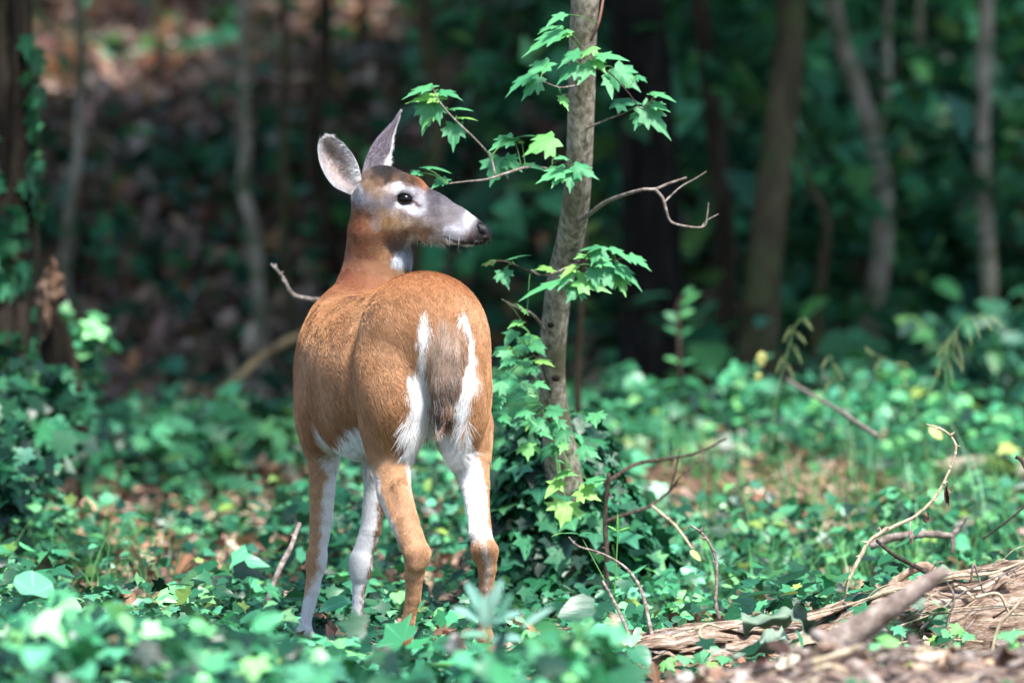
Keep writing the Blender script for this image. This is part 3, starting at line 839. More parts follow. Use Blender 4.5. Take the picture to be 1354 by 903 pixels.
def hoof_free(x, y):
    ok = np.ones(len(x), bool)
    for ch in (HL_, HR_, FL_, FR_):
        c = P(ch[-1][0], ch[-1][1], ch[-1][2]); ok &= np.hypot(x - c[0], y - ch[-1][2]) > .035
    return ok

# ---- the green ground cover
cover = Leaves()
def strew(n, y0, y1, tpls, size, hgt, pw=1.0, tilt=.5, zlift=0.0, toward=.25):
    x, y = band(n, y0, y1, .12, pw)
    b_ = bare(x, y)
    dens = fbm(p3(x, y), 2.3, 2, 70)
    keep = (rng.random(n) > b_ * 1.05) & (rng.random(n) < .15 + 1.6 * sstep(dens, .3, .62)) & hoof_free(x, y)
    x, y, dens = x[keep], y[keep], dens[keep]; n = len(x)
    hump = fbm(p3(x, y), 4.5, 2, 75)
    z = ground_z(x, y) + zlift + hgt * (.15 + .95 * rng.random(n) ** .8) * (.1 + 1.9 * sstep(hump, .25, .8)) * (.45 + .55 * sstep(np.hypot(x + .2, y - 12.2), .25, .8))
    pxl, _ = proj(p3(x, y)); fr = (pxl > 385) & (pxl < 680) & (y > 10.2) & (y < 12.1)
    z = np.where(fr, ground_z(x, y) + (z - ground_z(x, y)) * .58, z)
    yaw = rng.uniform(0, 2 * np.pi, n); pit = rng.normal(-.05, tilt * .6, n); rol = rng.normal(0, tilt, n)
    R = rot_batch(yaw, pit, rol)
    A = np.array(Matrix.Rotation(toward, 3, 'X'))       # leaves lean to the open side, where the light is
    R = np.einsum('ij,njk->nik', A, R)
    c = palette(n, G_IVY, W_IVY)
    pn = fbm(p3(x, y), 1.3, 2, 77)
    c = c * (.55 + .9 * pn)[:, None]
    sz = size * rng.uniform(.55, 1.35, n)
    which = rng.integers(0, len(tpls), n)
    for k_, t in enumerate(tpls):
        m_ = which == k_
        cover.add(t, np.stack([x, y, z], -1)[m_], R[m_], sz[m_], c[m_])
T_TRI = leaf_fan([(0, 0), (.30, -.04), (.62, .30), (.30, .42), (.20, .7), (0, 1.05)], .16, .3, .1)
near_t = [T_IVY, T_IVY, T_IVY2, T_HEART, T_TRI, T_TRI, T_OVAL]
strew(12500, 7.8, 11.3, near_t, .046, .10, 1, .5)
strew(20500, 11.2, 14.2, near_t, .035, .085, 1, .5)
strew(26000, 14.2, 17.5, near_t, .040, .12, 1, .55)
strew(24000, 17.5, 21.3, [T_IVY, T_HEART], .052, .13, 1, .55)
strew(7000, 17.5, 21.3, [T_IVY, T_HEART], .045, .05, 1, .5)
strew(500, 9.8, 12, [T_HEART, T_IVY], .065, .10, 1, .5)
strew(1900, 12, 21, [T_HEART, T_TRI, T_OVAL], .062, .13, 1, .45)
o = cover.build('ground_ivy', leaf_m)
tag(o, 'low carpet of lobed green ivy leaves covering the clearing floor', kind='stuff')

# ---- dry leaves on the ground
lit = Leaves()
def litter(n, y0, y1, size, xr=None, cols=DRY, wts=W_DRY, h=.012, tilt=.35):
    if xr is None: x, y = band(n, y0, y1)
    else: x, y = rng.uniform(*xr, n), rng.uniform(y0, y1, n)
    k_ = hoof_free(x, y); x, y = x[k_], y[k_]; n = len(x)
    R = rot_batch(rng.uniform(0, 6.28, n), rng.normal(0, tilt, n), rng.normal(0, tilt, n))
    z = ground_z(x, y) + h * rng.uniform(.3, 2, n)
    w = rng.integers(0, 3, n); c = palette(n, cols, wts, .3); s_ = size * rng.uniform(.6, 1.4, n)
    for k_, t in enumerate((T_DRY, T_OVAL, T_IVY)): lit.add(t, np.stack([x, y, z], -1)[w == k_], R[w == k_], s_[w == k_], c[w == k_])
litter(3200, 8.3, 12, .05); litter(12000, 12, 21, .065)
o = lit.build('leaf_litter', dry_m); tag(o, 'brown dead leaves lying between the ivy of the clearing', kind='stuff')

# ---- the wooded slope behind: litter, low plants
lit = Leaves()
litter(50000, 22, 40, .13, cols=[(.33, .225, .185), (.45, .33, .285), (.19, .125, .10), (.58, .45, .40), (.44, .25, .13)], h=.03, tilt=.45)
def sunny(n, px0, px1, py0, py1):
    pass
o = lit.build('slope_litter', dry_m); tag(o, 'thick brown leaf litter on the wooded slope behind', kind='stuff')

low = Leaves()
G_BACK = [(.038, .165, .090), (.065, .25, .13), (.018, .08, .048), (.09, .30, .10), (.15, .33, .09)]
W_BACK = [.34, .30, .2, .12, .04]
def understory(n, y0, y1, hmax, size, mask, cluster=.25):
    nc = n // 9
    x, y = band(nc, y0, y1, .25)
    k_ = rng.random(nc) < mask(x, y); x, y = x[k_], y[k_]; nc = len(x)
    hh = rng.random(nc) ** 1.4 * hmax
    x = np.repeat(x, 9) + rng.normal(0, cluster, nc * 9); y = np.repeat(y, 9) + rng.normal(0, cluster, nc * 9)
    z = ground_z(x, y) + np.abs(np.repeat(hh, 9) + rng.normal(0, cluster * .35, nc * 9)) + .03
    n = len(x)
    R = rot_batch(rng.uniform(0, 6.28, n), rng.normal(-.2, .35, n), rng.normal(0, .4, n))
    tint = np.repeat(rng.normal(1, .3, nc).clip(.4, 1.7), 9)[:, None]
    c = palette(n, G_BACK, W_BACK, .2) * tint
    s_ = size * rng.uniform(.6, 1.4, n)
    w = rng.integers(0, 2, n)
    for k_, t in enumerate((T_SIMPLE, T_OVAL)): low.add(t, np.stack([x, y, z], -1)[w == k_], R[w == k_], s_[w == k_], c[w == k_])
def mk_low(x, y):       # the lower slope is green, its upper left is bare litter
    px, py = proj(np.stack([x, y, ground_z(x, y)], -1))
    n = fbm(p3(x, y), .55, 3, 80)
    bare_ = np.maximum(sstep(-py, -330, -200), .45) * (1 - sstep(px, 560, 720))
    return np.clip(.85 * sstep(n, .40, .58) - bare_ * .80, .05, 1) * np.maximum(sstep(px, 560, 700), sstep(y, 23.5, 26.5))
understory(42000, 22, 36, .35, .13, mk_low, .22)
understory(26000, 23, 34, 1.6, .16, lambda x, y: sstep(proj(p3(x, y, ground_z(x, y)))[0], 560, 700) * .9 * sstep(fbm(p3(x, y), .8, 2, 83), .35, .6), .3)
understory(14000, 24, 38, 2.6, .18, lambda x, y: sstep(proj(p3(x, y, ground_z(x, y)))[0], 640, 780) * sstep(fbm(p3(x, y), .5, 2, 84), .4, .6), .35)
understory(2500, 26, 35, .8, .12, lambda x, y: np.full(len(x), .35), .25)
o = low.build('undergrowth', leaf_m); tag(o, 'dark leafy undergrowth spread over the wooded slope', kind='stuff')
# ================================================================== tubes, trunks
def catmull(pts, m):
    pts = np.asarray(pts, float)
    q = np.vstack([2 * pts[0] - pts[1], pts, 2 * pts[-1] - pts[-2]])
    out = []
    for i in range(1, len(q) - 2):
        t = np.linspace(0, 1, m, endpoint=False)[:, None]
        a, b, c, d = q[i - 1], q[i], q[i + 1], q[i + 2]
        out.append(.5 * ((2 * b) + (c - a) * t + (2 * a - 5 * b + 4 * c - d) * t ** 2 + (3 * b - a - 3 * c + d) * t ** 3))
    out.append(q[-2][None])
    return np.vstack(out)
def tube_arr(path, rad, sides=8, rough=0.0, seed=0, ffreq=9, cap=True):
    path = np.asarray(path, float); n = len(path); rad = np.broadcast_to(rad, (n,))
    T = np.gradient(path, axis=0); T /= np.linalg.norm(T, axis=1)[:, None] + 1e-12
    ref = np.array([.31, .9, .3]) if abs(T[0] @ np.array([.31, .9, .3])) < .85 else np.array([1., 0, 0])
    A = np.cross(T, ref); A /= np.linalg.norm(A, axis=1)[:, None] + 1e-12; B = np.cross(T, A)
    t = np.linspace(0, 2 * np.pi, sides, endpoint=False)
    dirs = A[:, None] * np.cos(t)[None, :, None] + B[:, None] * np.sin(t)[None, :, None]
    v = path[:, None] + dirs * rad[:, None, None]
    if rough:
        nn = fbm((v * np.array([1, 1, .3])).reshape(-1, 3), ffreq / max(rad.max(), .01) * .12, 3, seed).reshape(n, sides) - .5
        v = v + dirs * (nn * rough * 2 * rad[:, None])[..., None]
    v = v.reshape(-1, 3)
    a = np.arange(n - 1)[:, None] * sides; b = np.arange(sides)[None]; b2 = (b + 1) % sides
    f = np.stack([a + b, a + b2, a + sides + b2, a + sides + b], -1).reshape(-1, 4)
    return v, f
class Tubes:
    def __init__(s): s.v = []; s.f = []; s.n = 0; s.ends = []
    def add(s, pts, r0, r1, m=6, sides=7, rough=0, jit=0, seed=0, prof=None):
        pts = np.asarray(pts, float)
        if jit: pts = pts + rng.normal(0, jit, pts.shape) * np.r_[0, np.ones(len(pts) - 1)][:, None]
        path = catmull(pts, m); u = np.linspace(0, 1, len(path))
        r = r0 + (r1 - r0) * u if prof is None else np.interp(u, *prof)
        v, f = tube_arr(path, r, sides, rough, seed)
        e0, e1 = len(v), len(v) + 1
        v = np.vstack([v, path[:1], path[-1:]]); n = len(path)
        b = np.arange(sides); b2 = (b + 1) % sides
        f4 = f
        caps = np.r_[np.stack([b2, b, np.full(sides, e0), np.full(sides, e0)], 1), np.stack([(n - 1) * sides + b, (n - 1) * sides + b2, np.full(sides, e1), np.full(sides, e1)], 1)]
        s.v.append(v); s.f.append(f4 + s.n); s.ends.append(caps[:, :3] + s.n); s.n += len(v)
        return path
    def build(s, name, mat, parent=None, off=(0, 0, 0)):
        return mesh_np(name, np.concatenate(s.v) - np.asarray(off, float), [np.concatenate(s.f), np.concatenate(s.ends)], mat, parent, smooth=True)

bark_dark = mat_bark('bark_dark', (.010, .008, .006), (.038, .028, .020), (.085, .066, .048), (14, 14, 3), 1.0, .03)
bark_pale = mat_bark('bark_pale', (.13, .11, .088), (.27, .235, .195), (.42, .375, .32), (9, 9, 3), .5, .01, moss=(.10, .12, .07))
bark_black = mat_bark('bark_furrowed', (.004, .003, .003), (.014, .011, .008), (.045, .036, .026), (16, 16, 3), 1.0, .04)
bark_tan = mat_bark('bark_tan', (.026, .021, .014), (.072, .058, .036), (.14, .115, .072), (7, 7, 2), .6, .01, moss=(.075, .085, .04))
bark_grey = mat_bark('bark_sapling', (.08, .064, .048), (.30, .26, .20), (.48, .43, .35), (75, 75, 42), .9, .006, moss=(.13, .12, .07))
twig_m = mat_bark('twig_bark', (.10, .075, .06), (.22, .175, .15), (.38, .33, .30), (70, 70, 70), .5, .002)
branch_m = mat_bark('dead_wood', (.12, .085, .07), (.26, .20, .17), (.42, .35, .31), (22, 22, 22), .6, .006)
twig_dark = mat_bark('twig_dark', (.02, .015, .012), (.06, .045, .035), (.12, .09, .07), (120, 120, 40), .5, .002)
vine_m = mat_bark('vine_straw', (.32, .24, .15), (.50, .40, .27), (.66, .56, .42), (160, 160, 60), .5, .002)

GAPS = ((120, 95, 120, 55, 1), (520, 15, 120, 45, 1), (410, 30, 70, 50, 1), (350, 120, 60, 35, 1), (90, 20, 70, 40, 1), (255, 60, 70, 40, 1), (1130, 110, 60, 50, .8), (1010, 60, 60, 50, .8), (1240, 200, 70, 70, .8), (1180, 360, 90, 60, .8), (640, 120, 50, 60, .7), (900, 60, 50, 40, .8), (250, 400, 60, 40, .7), (1290, 60, 50, 60, .7))
def sun_gap(p):
    # openings shaped in canopy and crowns so sunlight lands on chosen slope spots
    SV = np.array(SUNV); tt = np.zeros(len(p))
    for _ in range(14):
        qq = p - SV * tt[:, None]; tt = tt + np.maximum(qq[:, 2] - ground_z(qq[:, 0], qq[:, 1]), 0) * .8
    qx, qy = proj(p - SV * tt[:, None]); g_ = np.zeros(len(p))
    for (a_, b_, c_, d_, w_) in GAPS: g_ = np.maximum(g_, w_ * (np.hypot((qx - a_) / c_, (qy - b_) / d_) < 1))
    return g_
def crown(center, rx, ry, rz, n, size, parent, off, cols=G_BACK, wts=W_BACK, nclump=40):
    L_ = Leaves()
    cc = rng.normal(0, .45, (nclump, 3)); cc /= np.maximum(1, np.linalg.norm(cc, axis=1))[:, None]
    i = rng.integers(0, nclump, n)
    q = cc[i] * [rx, ry, rz] + rng.normal(0, .16, (n, 3)) * [rx, ry, rz]
    p = q + center
    if center[1] > 20:
        k_ = rng.random(n) > sun_gap(p); p = p[k_]; i = i[k_]; n = len(p)
    R = rot_batch(rng.uniform(0, 6.28, n), rng.normal(-.2, .4, n), rng.normal(0, .4, n))
    c = palette(n, cols, wts, .2) * rng.normal(1, .25, nclump).clip(.5, 1.6)[i][:, None]
    L_.add(T_SIMPLE, p, R, size * rng.uniform(.6, 1.4, n), c)
    return L_.build('crown', leaf_m, parent, off)

def back_tree(pts, Y, w0, w1, mat, label, cr=None, lean_y=0, limbs=(), group='trees on the wooded slope'):
    """pts: (px, py) from the top down; the trunk goes on above the picture into its crown"""
    pts = list(pts)[::-1]
    base = P(pts[0][0], pts[0][1], Y); gz = float(ground_z(base[0], Y))
    path = [np.array([base[0], Y, gz - .1])]
    for i, (x, y) in enumerate(pts):
        q = P(x, y, Y + lean_y * i / len(pts))
        if q[2] > path[-1][2] + .05: path.append(q)
    top = path[-1]; d = path[-1] - path[-2]; d = d / np.linalg.norm(d); d[2] = max(d[2], .85)
    H_ = cr[3] if cr else 3.0
    if cr: path.append(top + d * H_ * .5 + [rng.normal(0, .12), rng.normal(0, .1), 0]); cr and path.append(top + d * H_ + [rng.normal(0, .25), rng.normal(0, .2), 0])
    root = empty('forest_tree', (path[0][0], path[0][1], gz)); tag(root, label, 'tree', group)
    off = np.array(root.location)
    r0, r1 = w0 * .5 * Y * PM, w1 * .5 * Y * PM
    t = Tubes(); u = len(path)
    zs = np.array([q[2] for q in path]); uu = np.linspace(0, 1, u)
    prof_u = [0, .04, .12] + [uu[-3], 1.0]; prof_r = [r0 * 1.5, r0 * 1.15, r0, r1, r1 * .45]
    t.add(path, r0, r1, 8, 12, .10, 0, int(abs(path[0][0] * 100)) % 50, prof=(prof_u, prof_r))
    for a in range(4 if cr else 0):           # limbs in the crown
        b_ = path[-2] + (path[-1] - path[-2]) * rng.random() * .7
        an = rng.uniform(0, 6.28); e_ = np.array([math.cos(an), math.sin(an), .7]) * rng.uniform(.8, 1.6)
        t.add([b_, b_ + e_ * .5 + [0, 0, .1], b_ + e_], r1 * .45, r1 * .12, 4, 6)
    t.build('trunk', mat, root, off)
    for lb in limbs:
        t = Tubes(); lp = [P(*q[:3]) for q in lb[:-2]]
        t.add(lp, lb[-2] * .5 * Y * PM, lb[-1] * .5 * Y * PM, 6, 8, .05); t.build('branch', mat, root, off)
    if cr:
        crown(path[-2] + [0, 0, cr[3] * .25], cr[0], cr[1], cr[2], cr[4], .30, root, off)
    return root
T_ = back_tree
T_([(105, -10), (107, 80), (104, 200), (92, 280), (87, 350), (88, 470)], 26.5, 15, 13, bark_pale, 'slim pale tan tree trunk standing just right of the ivy-clad dark trunk', (2.2, 2.2, 1.3, 4.0, 900))
T_([(323, -10), (322, 100), (325, 200), (322, 245), (335, 310), (345, 420), (348, 480)], 25.5, 20, 16, bark_pale, 'pale grey kinked sapling behind and well left of the deer', (2.4, 2.4, 1.3, 4.2, 1100))
T_([(372, -10), (374, 150), (376, 330), (384, 430), (386, 480)], 25.8, 13, 12, bark_tan, 'thin dim olive trunk immediately right of the pale kinked sapling', (2.2, 2.2, 1.2, 4.5, 1000))
T_([(430, -10), (424, 110), (414, 210), (440, 330), (446, 430)], 27, 19, 17, bark_dark, 'dark brown trunk rising behind the deer\'s near ear', (2.4, 2.4, 1.3, 4.0, 1000))
T_([(557, -10), (566, 60), (577, 130), (578, 190), (562, 260), (548, 340), (545, 440)], 24.5, 21, 20, bark_tan, 'olive-grey curved trunk passing behind the deer\'s forehead', (2.6, 2.4, 1.4, 4.0, 1200), limbs=(((562, 28, 24.5), (585, 12, 24.4), (606, -15, 24.3), 12, 8),))
T_([(1046, -10), (1043, 70), (1034, 150), (1022, 250), (1012, 340), (1004, 430), (1000, 500)], 22.8, 54, 38, bark_tan, 'thick leaning brown trunk, the broadest of those right of the maple sapling', (3.0, 2.6, 1.6, 4.0, 1600))
T_([(925, -10), (938, 110), (950, 210), (958, 330), (960, 480)], 24.2, 30, 22, bark_dark, 'dim reddish-brown trunk left of the thick leaning one', (2.6, 2.4, 1.4, 4.0, 1200))
T_([(1100, -10), (1112, 50), (1132, 110), (1155, 180), (1168, 260), (1166, 330), (1152, 420), (1150, 480)], 25.5, 32, 20, bark_pale, 'pale grey trunk bent in an arc between the leaning trunk and the straight pale pole', (2.6, 2.4, 1.4, 4.0, 1300), limbs=(((1158, 200, 25.5), (1172, 120, 25.6), (1172, 40, 25.7), (1178, -20, 25.8), 15, 11),))
T_([(1052, 205), (1072, 245), (1093, 290), (1088, 350), (1080, 420), (1078, 480)], 23.6, 18, 12, bark_tan, 'thin crooked brown stem curving up beside the thick leaning trunk', None)
T_([(1305, -10), (1300, 100), (1299, 200), (1303, 290), (1309, 400), (1310, 450)], 23.8, 24, 21, bark_pale, 'straight pale grey pole-like trunk near the right edge', (2.4, 2.4, 1.3, 4.0, 1100))
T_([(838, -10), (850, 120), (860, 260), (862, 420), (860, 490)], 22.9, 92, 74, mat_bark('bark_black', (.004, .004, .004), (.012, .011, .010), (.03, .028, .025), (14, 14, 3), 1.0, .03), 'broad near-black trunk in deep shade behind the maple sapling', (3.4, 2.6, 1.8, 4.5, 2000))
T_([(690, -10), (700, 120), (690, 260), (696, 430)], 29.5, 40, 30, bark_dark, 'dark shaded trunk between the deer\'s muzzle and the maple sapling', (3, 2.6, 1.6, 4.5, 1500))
T_([(1218, -10), (1214, 120), (1220, 260), (1216, 430)], 28.5, 12, 9, bark_pale, 'very slim pale stem between the arc-bent trunk and the straight pole', (1.8, 1.8, 1, 3.5, 500))
T_([(1268, -10), (1262, 160), (1256, 300), (1262, 440)], 30.5, 16, 13, bark_dark, 'dim slim dark stem just left of the straight pale pole', (1.8, 1.8, 1, 3.5, 500))
T_([(208, -10), (214, 120), (206, 260), (212, 430)], 30.5, 12, 9, bark_tan, 'thin dim stem between the pale tan trunk and the kinked sapling', (1.8, 1.8, 1, 3.5, 500))
T_([(480, -10), (474, 110), (482, 220), (478, 400)], 31, 15, 12, bark_dark, 'dim stem on the slope just above the deer\'s head', (1.8, 1.8, 1, 3.5, 500))
T_([(640, -10), (632, 150), (640, 280), (634, 440)], 28, 12, 9, bark_tan, 'thin dim stem above the deer\'s muzzle', (1.8, 1.8, 1, 3.5, 500))
T_([(770, 250), (773, 340), (768, 420), (764, 500)], 17.5, 11, 8, bark_dark, 'thin dead brown stem right behind the lower maple trunk', None)

# ---- unseen leaf canopy added over the slope and beyond, to keep the wood dark
can = Leaves()
n = 11000
x = rng.uniform(-17, 17, n); y = rng.uniform(17.6, 52, n)
zc = 5.0 + (y - 21) * .17 + rng.normal(0, .7, n) + fbm(p3(x, y), .35, 2, 90) * 2.5
gap = sstep(fbm(p3(x, y), .28, 2, 92), .66, .74)
px_, _ = proj(np.stack([x, y, zc], -1))
lit_ = sun_gap(np.stack([x, y, zc], -1))
k_ = (rng.random(n) > np.maximum(gap, lit_))
x, y, zc = x[k_], y[k_], zc[k_]; n = len(x)
can.add(T_SIMPLE, np.stack([x, y, zc], -1), rot_batch(rng.uniform(0, 6.28, n), rng.normal(0, .3, n), rng.normal(0, .3, n)), .38 * rng.uniform(.6, 1.3, n), palette(n, G_BACK, W_BACK))
o = can.build('canopy', leaf_m); tag(o, 'unseen leaf canopy added above the slope to shade it', kind='stuff')
green_m = mat_plain('green_stem', (.10, .26, .06), .5)
# ================================================================== the young maple right of the deer
def leaf_mesh(tpl, col, mat, name='leaf', edge=None):
    v, f = tpl
    # finer leaf: rim ring halfway for a curved blade
    c = v[0]; ol = v[1:]; n = len(ol)
    mid = c + (ol - c) * .55; mid[:, 2] += .025
    vv = np.vstack([v[:1], mid, ol]); i = np.arange(n); j = (i + 1) % n
    ff = np.vstack([np.stack([np.zeros(n, int), 1 + i, 1 + j], 1), np.stack([1 + i, 1 + n + i, 1 + n + j], 1), np.stack([1 + i, 1 + n + j, 1 + j], 1)])
    cc = np.tile(col, (len(vv), 1)); cc[n + 1:] *= .9
    me = mesh_np(name, vv, [ff], mat, col=cc, uv=vv[:, :2], smooth=False)
    return me
def leaf_matrix(b, t, facing, size=None, twist=0.0, dy=0.0):
    """leaf from stalk end b to tip t; facing 0 = seen edge on, 1 = upper face to the viewer"""
    y = t - b; L_ = np.linalg.norm(y); y = y / L_
    n0 = np.array([twist, -facing, math.sqrt(max(0.02, 1 - facing ** 2))]); n0 = n0 - y * (n0 @ y); n0 /= np.linalg.norm(n0)
    x = np.cross(y, n0)
    s = size or L_
    M = np.eye(4); M[:3, 0] = x * s; M[:3, 1] = y * L_; M[:3, 2] = n0 * s; M[:3, 3] = b
    return Matrix(M.tolist())
maple_cols = [(.065, .29, .12), (.10, .38, .15), (.16, .46, .12), (.26, .56, .12), (.04, .19, .09)]
maple_src = []
for i, c in enumerate(maple_cols):
    for tp in (T_MAPLE if i % 2 else leaf_fan([(x * 1.05, y * .95 + .02) for x, y in MAPLE], -.04, .45, .5), leaf_fan([(0, 0), (.2, -.06), (.46, .02), (.40, .22), (.72, .44), (.34, .46), (.26, .74), (0, 1.1)] if i % 2 else [(x * .9, y) for x, y in MAPLE], .22, .4, .3)):
        o = leaf_mesh(tp, c, leaf_m); maple_src.append(o.data); bpy.data.objects.remove(o)
oval_src = []
for c in ((.04, .20, .08), (.08, .30, .10), (.45, .50, .14), (.16, .40, .09)):
    o = leaf_mesh(T_OVAL, c, leaf_m); oval_src.append(o.data); bpy.data.objects.remove(o)
def put_leaf(parent, off, me, b, t, facing, size=None, twist=0, name='leaf'):
    o = bpy.data.objects.new(name, me); COL.objects.link(o); o.parent = parent
    M = leaf_matrix(np.asarray(b) - off, np.asarray(t) - off, facing, size, twist)
    o.matrix_local = M
    return o

SY0 = 13.0
tb = P(752, 780, 13.7)
maple = empty('maple_sapling', (tb[0], 13.7, float(ground_z(tb[0], 13.7))))
tag(maple, 'slender grey maple sapling with fresh lobed leaves, right of the deer', 'tree')
moff = np.array(maple.location)
tr = [(752, 800, 13.72, 34), (750, 700, 13.66, 29), (744, 620, 13.6, 24), (737, 570, 13.55, 20.5), (731, 520, 13.5, 18.5), (730, 470, 13.45, 18), (734, 420, 13.4, 17.5), (741, 370, 13.35, 17.5), (751, 330, 13.3, 18.5), (760, 280, 13.22, 18), (765, 230, 13.16, 17.5), (767, 180, 13.12, 17.5), (769, 120, 13.08, 18), (771, 60, 13.04, 18), (774, -10, 13.0, 18.5), (778, -120, 12.95, 17), (786, -420, 12.9, 14), (780, -900, 12.95, 9), (800, -1300, 13.0, 4)]
tp = [P(*q[:3]) for q in tr]; tr_r = np.array([q[3] * q[2] * PM for q in tr])
t = Tubes(); t.add(tp, 0, 0, 9, 20, .07, 0, 3, prof=(np.linspace(0, 1, len(tp)), tr_r)); t.build('trunk', bark_grey, maple, moff)
for (x, y, r) in ((762, 15, 6), (748, 128, 5), (741, 336, 5), (728, 430, 5), (735, 500, 6)):
    c = P(x, y, 13.2 + .0004 * y - .035)
    v = ball('knot', c, (r * .0017, .012, r * .0014), bark_dark, deer, 12); v.parent = maple; v.data.transform(Matrix.Translation(V(off - moff)))
BP = [P(x, y, Y) + 0 for x, y, Y, r in tr[4:16]]
def branch(pts, r0, r1, Y=None, mat=twig_m, parent=maple, o_=None, rough=.12, name='branch', m=6):
    t = Tubes(); q = [P(*(p if len(p) == 3 else (p[0], p[1], Y))) for p in pts]
    BP.extend(list(t.add(q, r0 * q[0][1] * PM, r1 * q[0][1] * PM, m, 7, rough, 0, len(pts))))
    return t.build(name, mat, parent, moff if o_ is None else o_)
branch([(762, 234, 13.12), (735, 226, 13.0), (700, 221, 12.9), (670, 229, 12.85), (645, 237, 12.8), (620, 240, 12.8), (592, 243, 12.8)], 2.4, 1.0)
branch([(655, 233, 12.85), (648, 208, 12.85), (630, 186, 12.8), (605, 162, 12.8), (590, 146, 12.8), (578, 130, 12.8), (572, 116, 12.8)], 1.6, .7)
branch([(768, 112, 13.05), (752, 115, 12.95), (740, 116, 12.9), (725, 111, 12.9), (712, 104, 12.9)], 1.3, .6)
branch([(762, 100, 13.0), (785, 93, 12.9), (805, 96, 12.85), (830, 122, 12.85), (850, 145, 12.85), (866, 126, 12.85)], 1.3, .6, mat=twig_dark)
branch([(770, 172, 13.1), (790, 164, 13.05), (806, 157, 13.0), (823, 151, 13.0)], 1.8, .8)
branch([(764, 292, 13.2), (780, 283, 13.1), (800, 268, 13.0), (825, 258, 12.9), (850, 251, 12.85), (867, 250, 12.85), (884, 243, 12.85), (908, 235, 12.85)], 3.2, 1.4)
branch([(866, 250, 12.85), (876, 262, 12.85), (881, 278, 12.85), (887, 293, 12.85), (905, 299, 12.85), (930, 300, 12.85), (935, 285, 12.85), (937, 268, 12.85)], 2.4, .9)
branch([(878, 268, 12.85), (890, 256, 12.87), (902, 246, 12.88), (920, 236, 12.9), (934, 227, 12.9)], 1.4, .6)
branch([(928, 300, 12.85), (934, 292, 12.86), (950, 283, 12.88)], 1, .5)
branch([(760, 350, 13.2), (745, 357, 13.1), (733, 361, 13.1), (715, 364, 13.1), (702, 357, 13.1)], 2.6, 1.0)
branch([(722, 440, 13.35), (712, 424, 13.3), (700, 413, 13.25), (684, 407, 13.25), (664, 396, 13.2)], 2.4, 1.0)
branch([(786, 355, 13.2), (810, 345, 13.1), (835, 340, 13.1)], 1.5, .7, mat=twig_dark)
branch([(756, 345, 13.2), (780, 352, 13.1), (800, 356, 13.05)], 1.6, .7, mat=twig_dark)
branch([(728, 520, 13.4), (722, 500, 13.3), (715, 480, 13.2), (700, 465, 13.2)], 1.6, .8, mat=twig_dark)
branch([(741, 585, 13.45), (732, 565, 13.3), (718, 540, 13.25), (712, 522, 13.25)], 1.8, .9, mat=twig_dark)
branch([(799, -10, 13.0), (794, 20, 12.98), (789, 38, 12.98), (781, 54, 13.0)], 1.6, 1.8, mat=mat_plain('red_vine', (.22, .10, .07), .7))
branch([(640, 352, 12.85), (660, 345, 12.9), (680, 350, 12.95), (705, 362, 13.1)], .9, 1.4, mat=twig_dark)
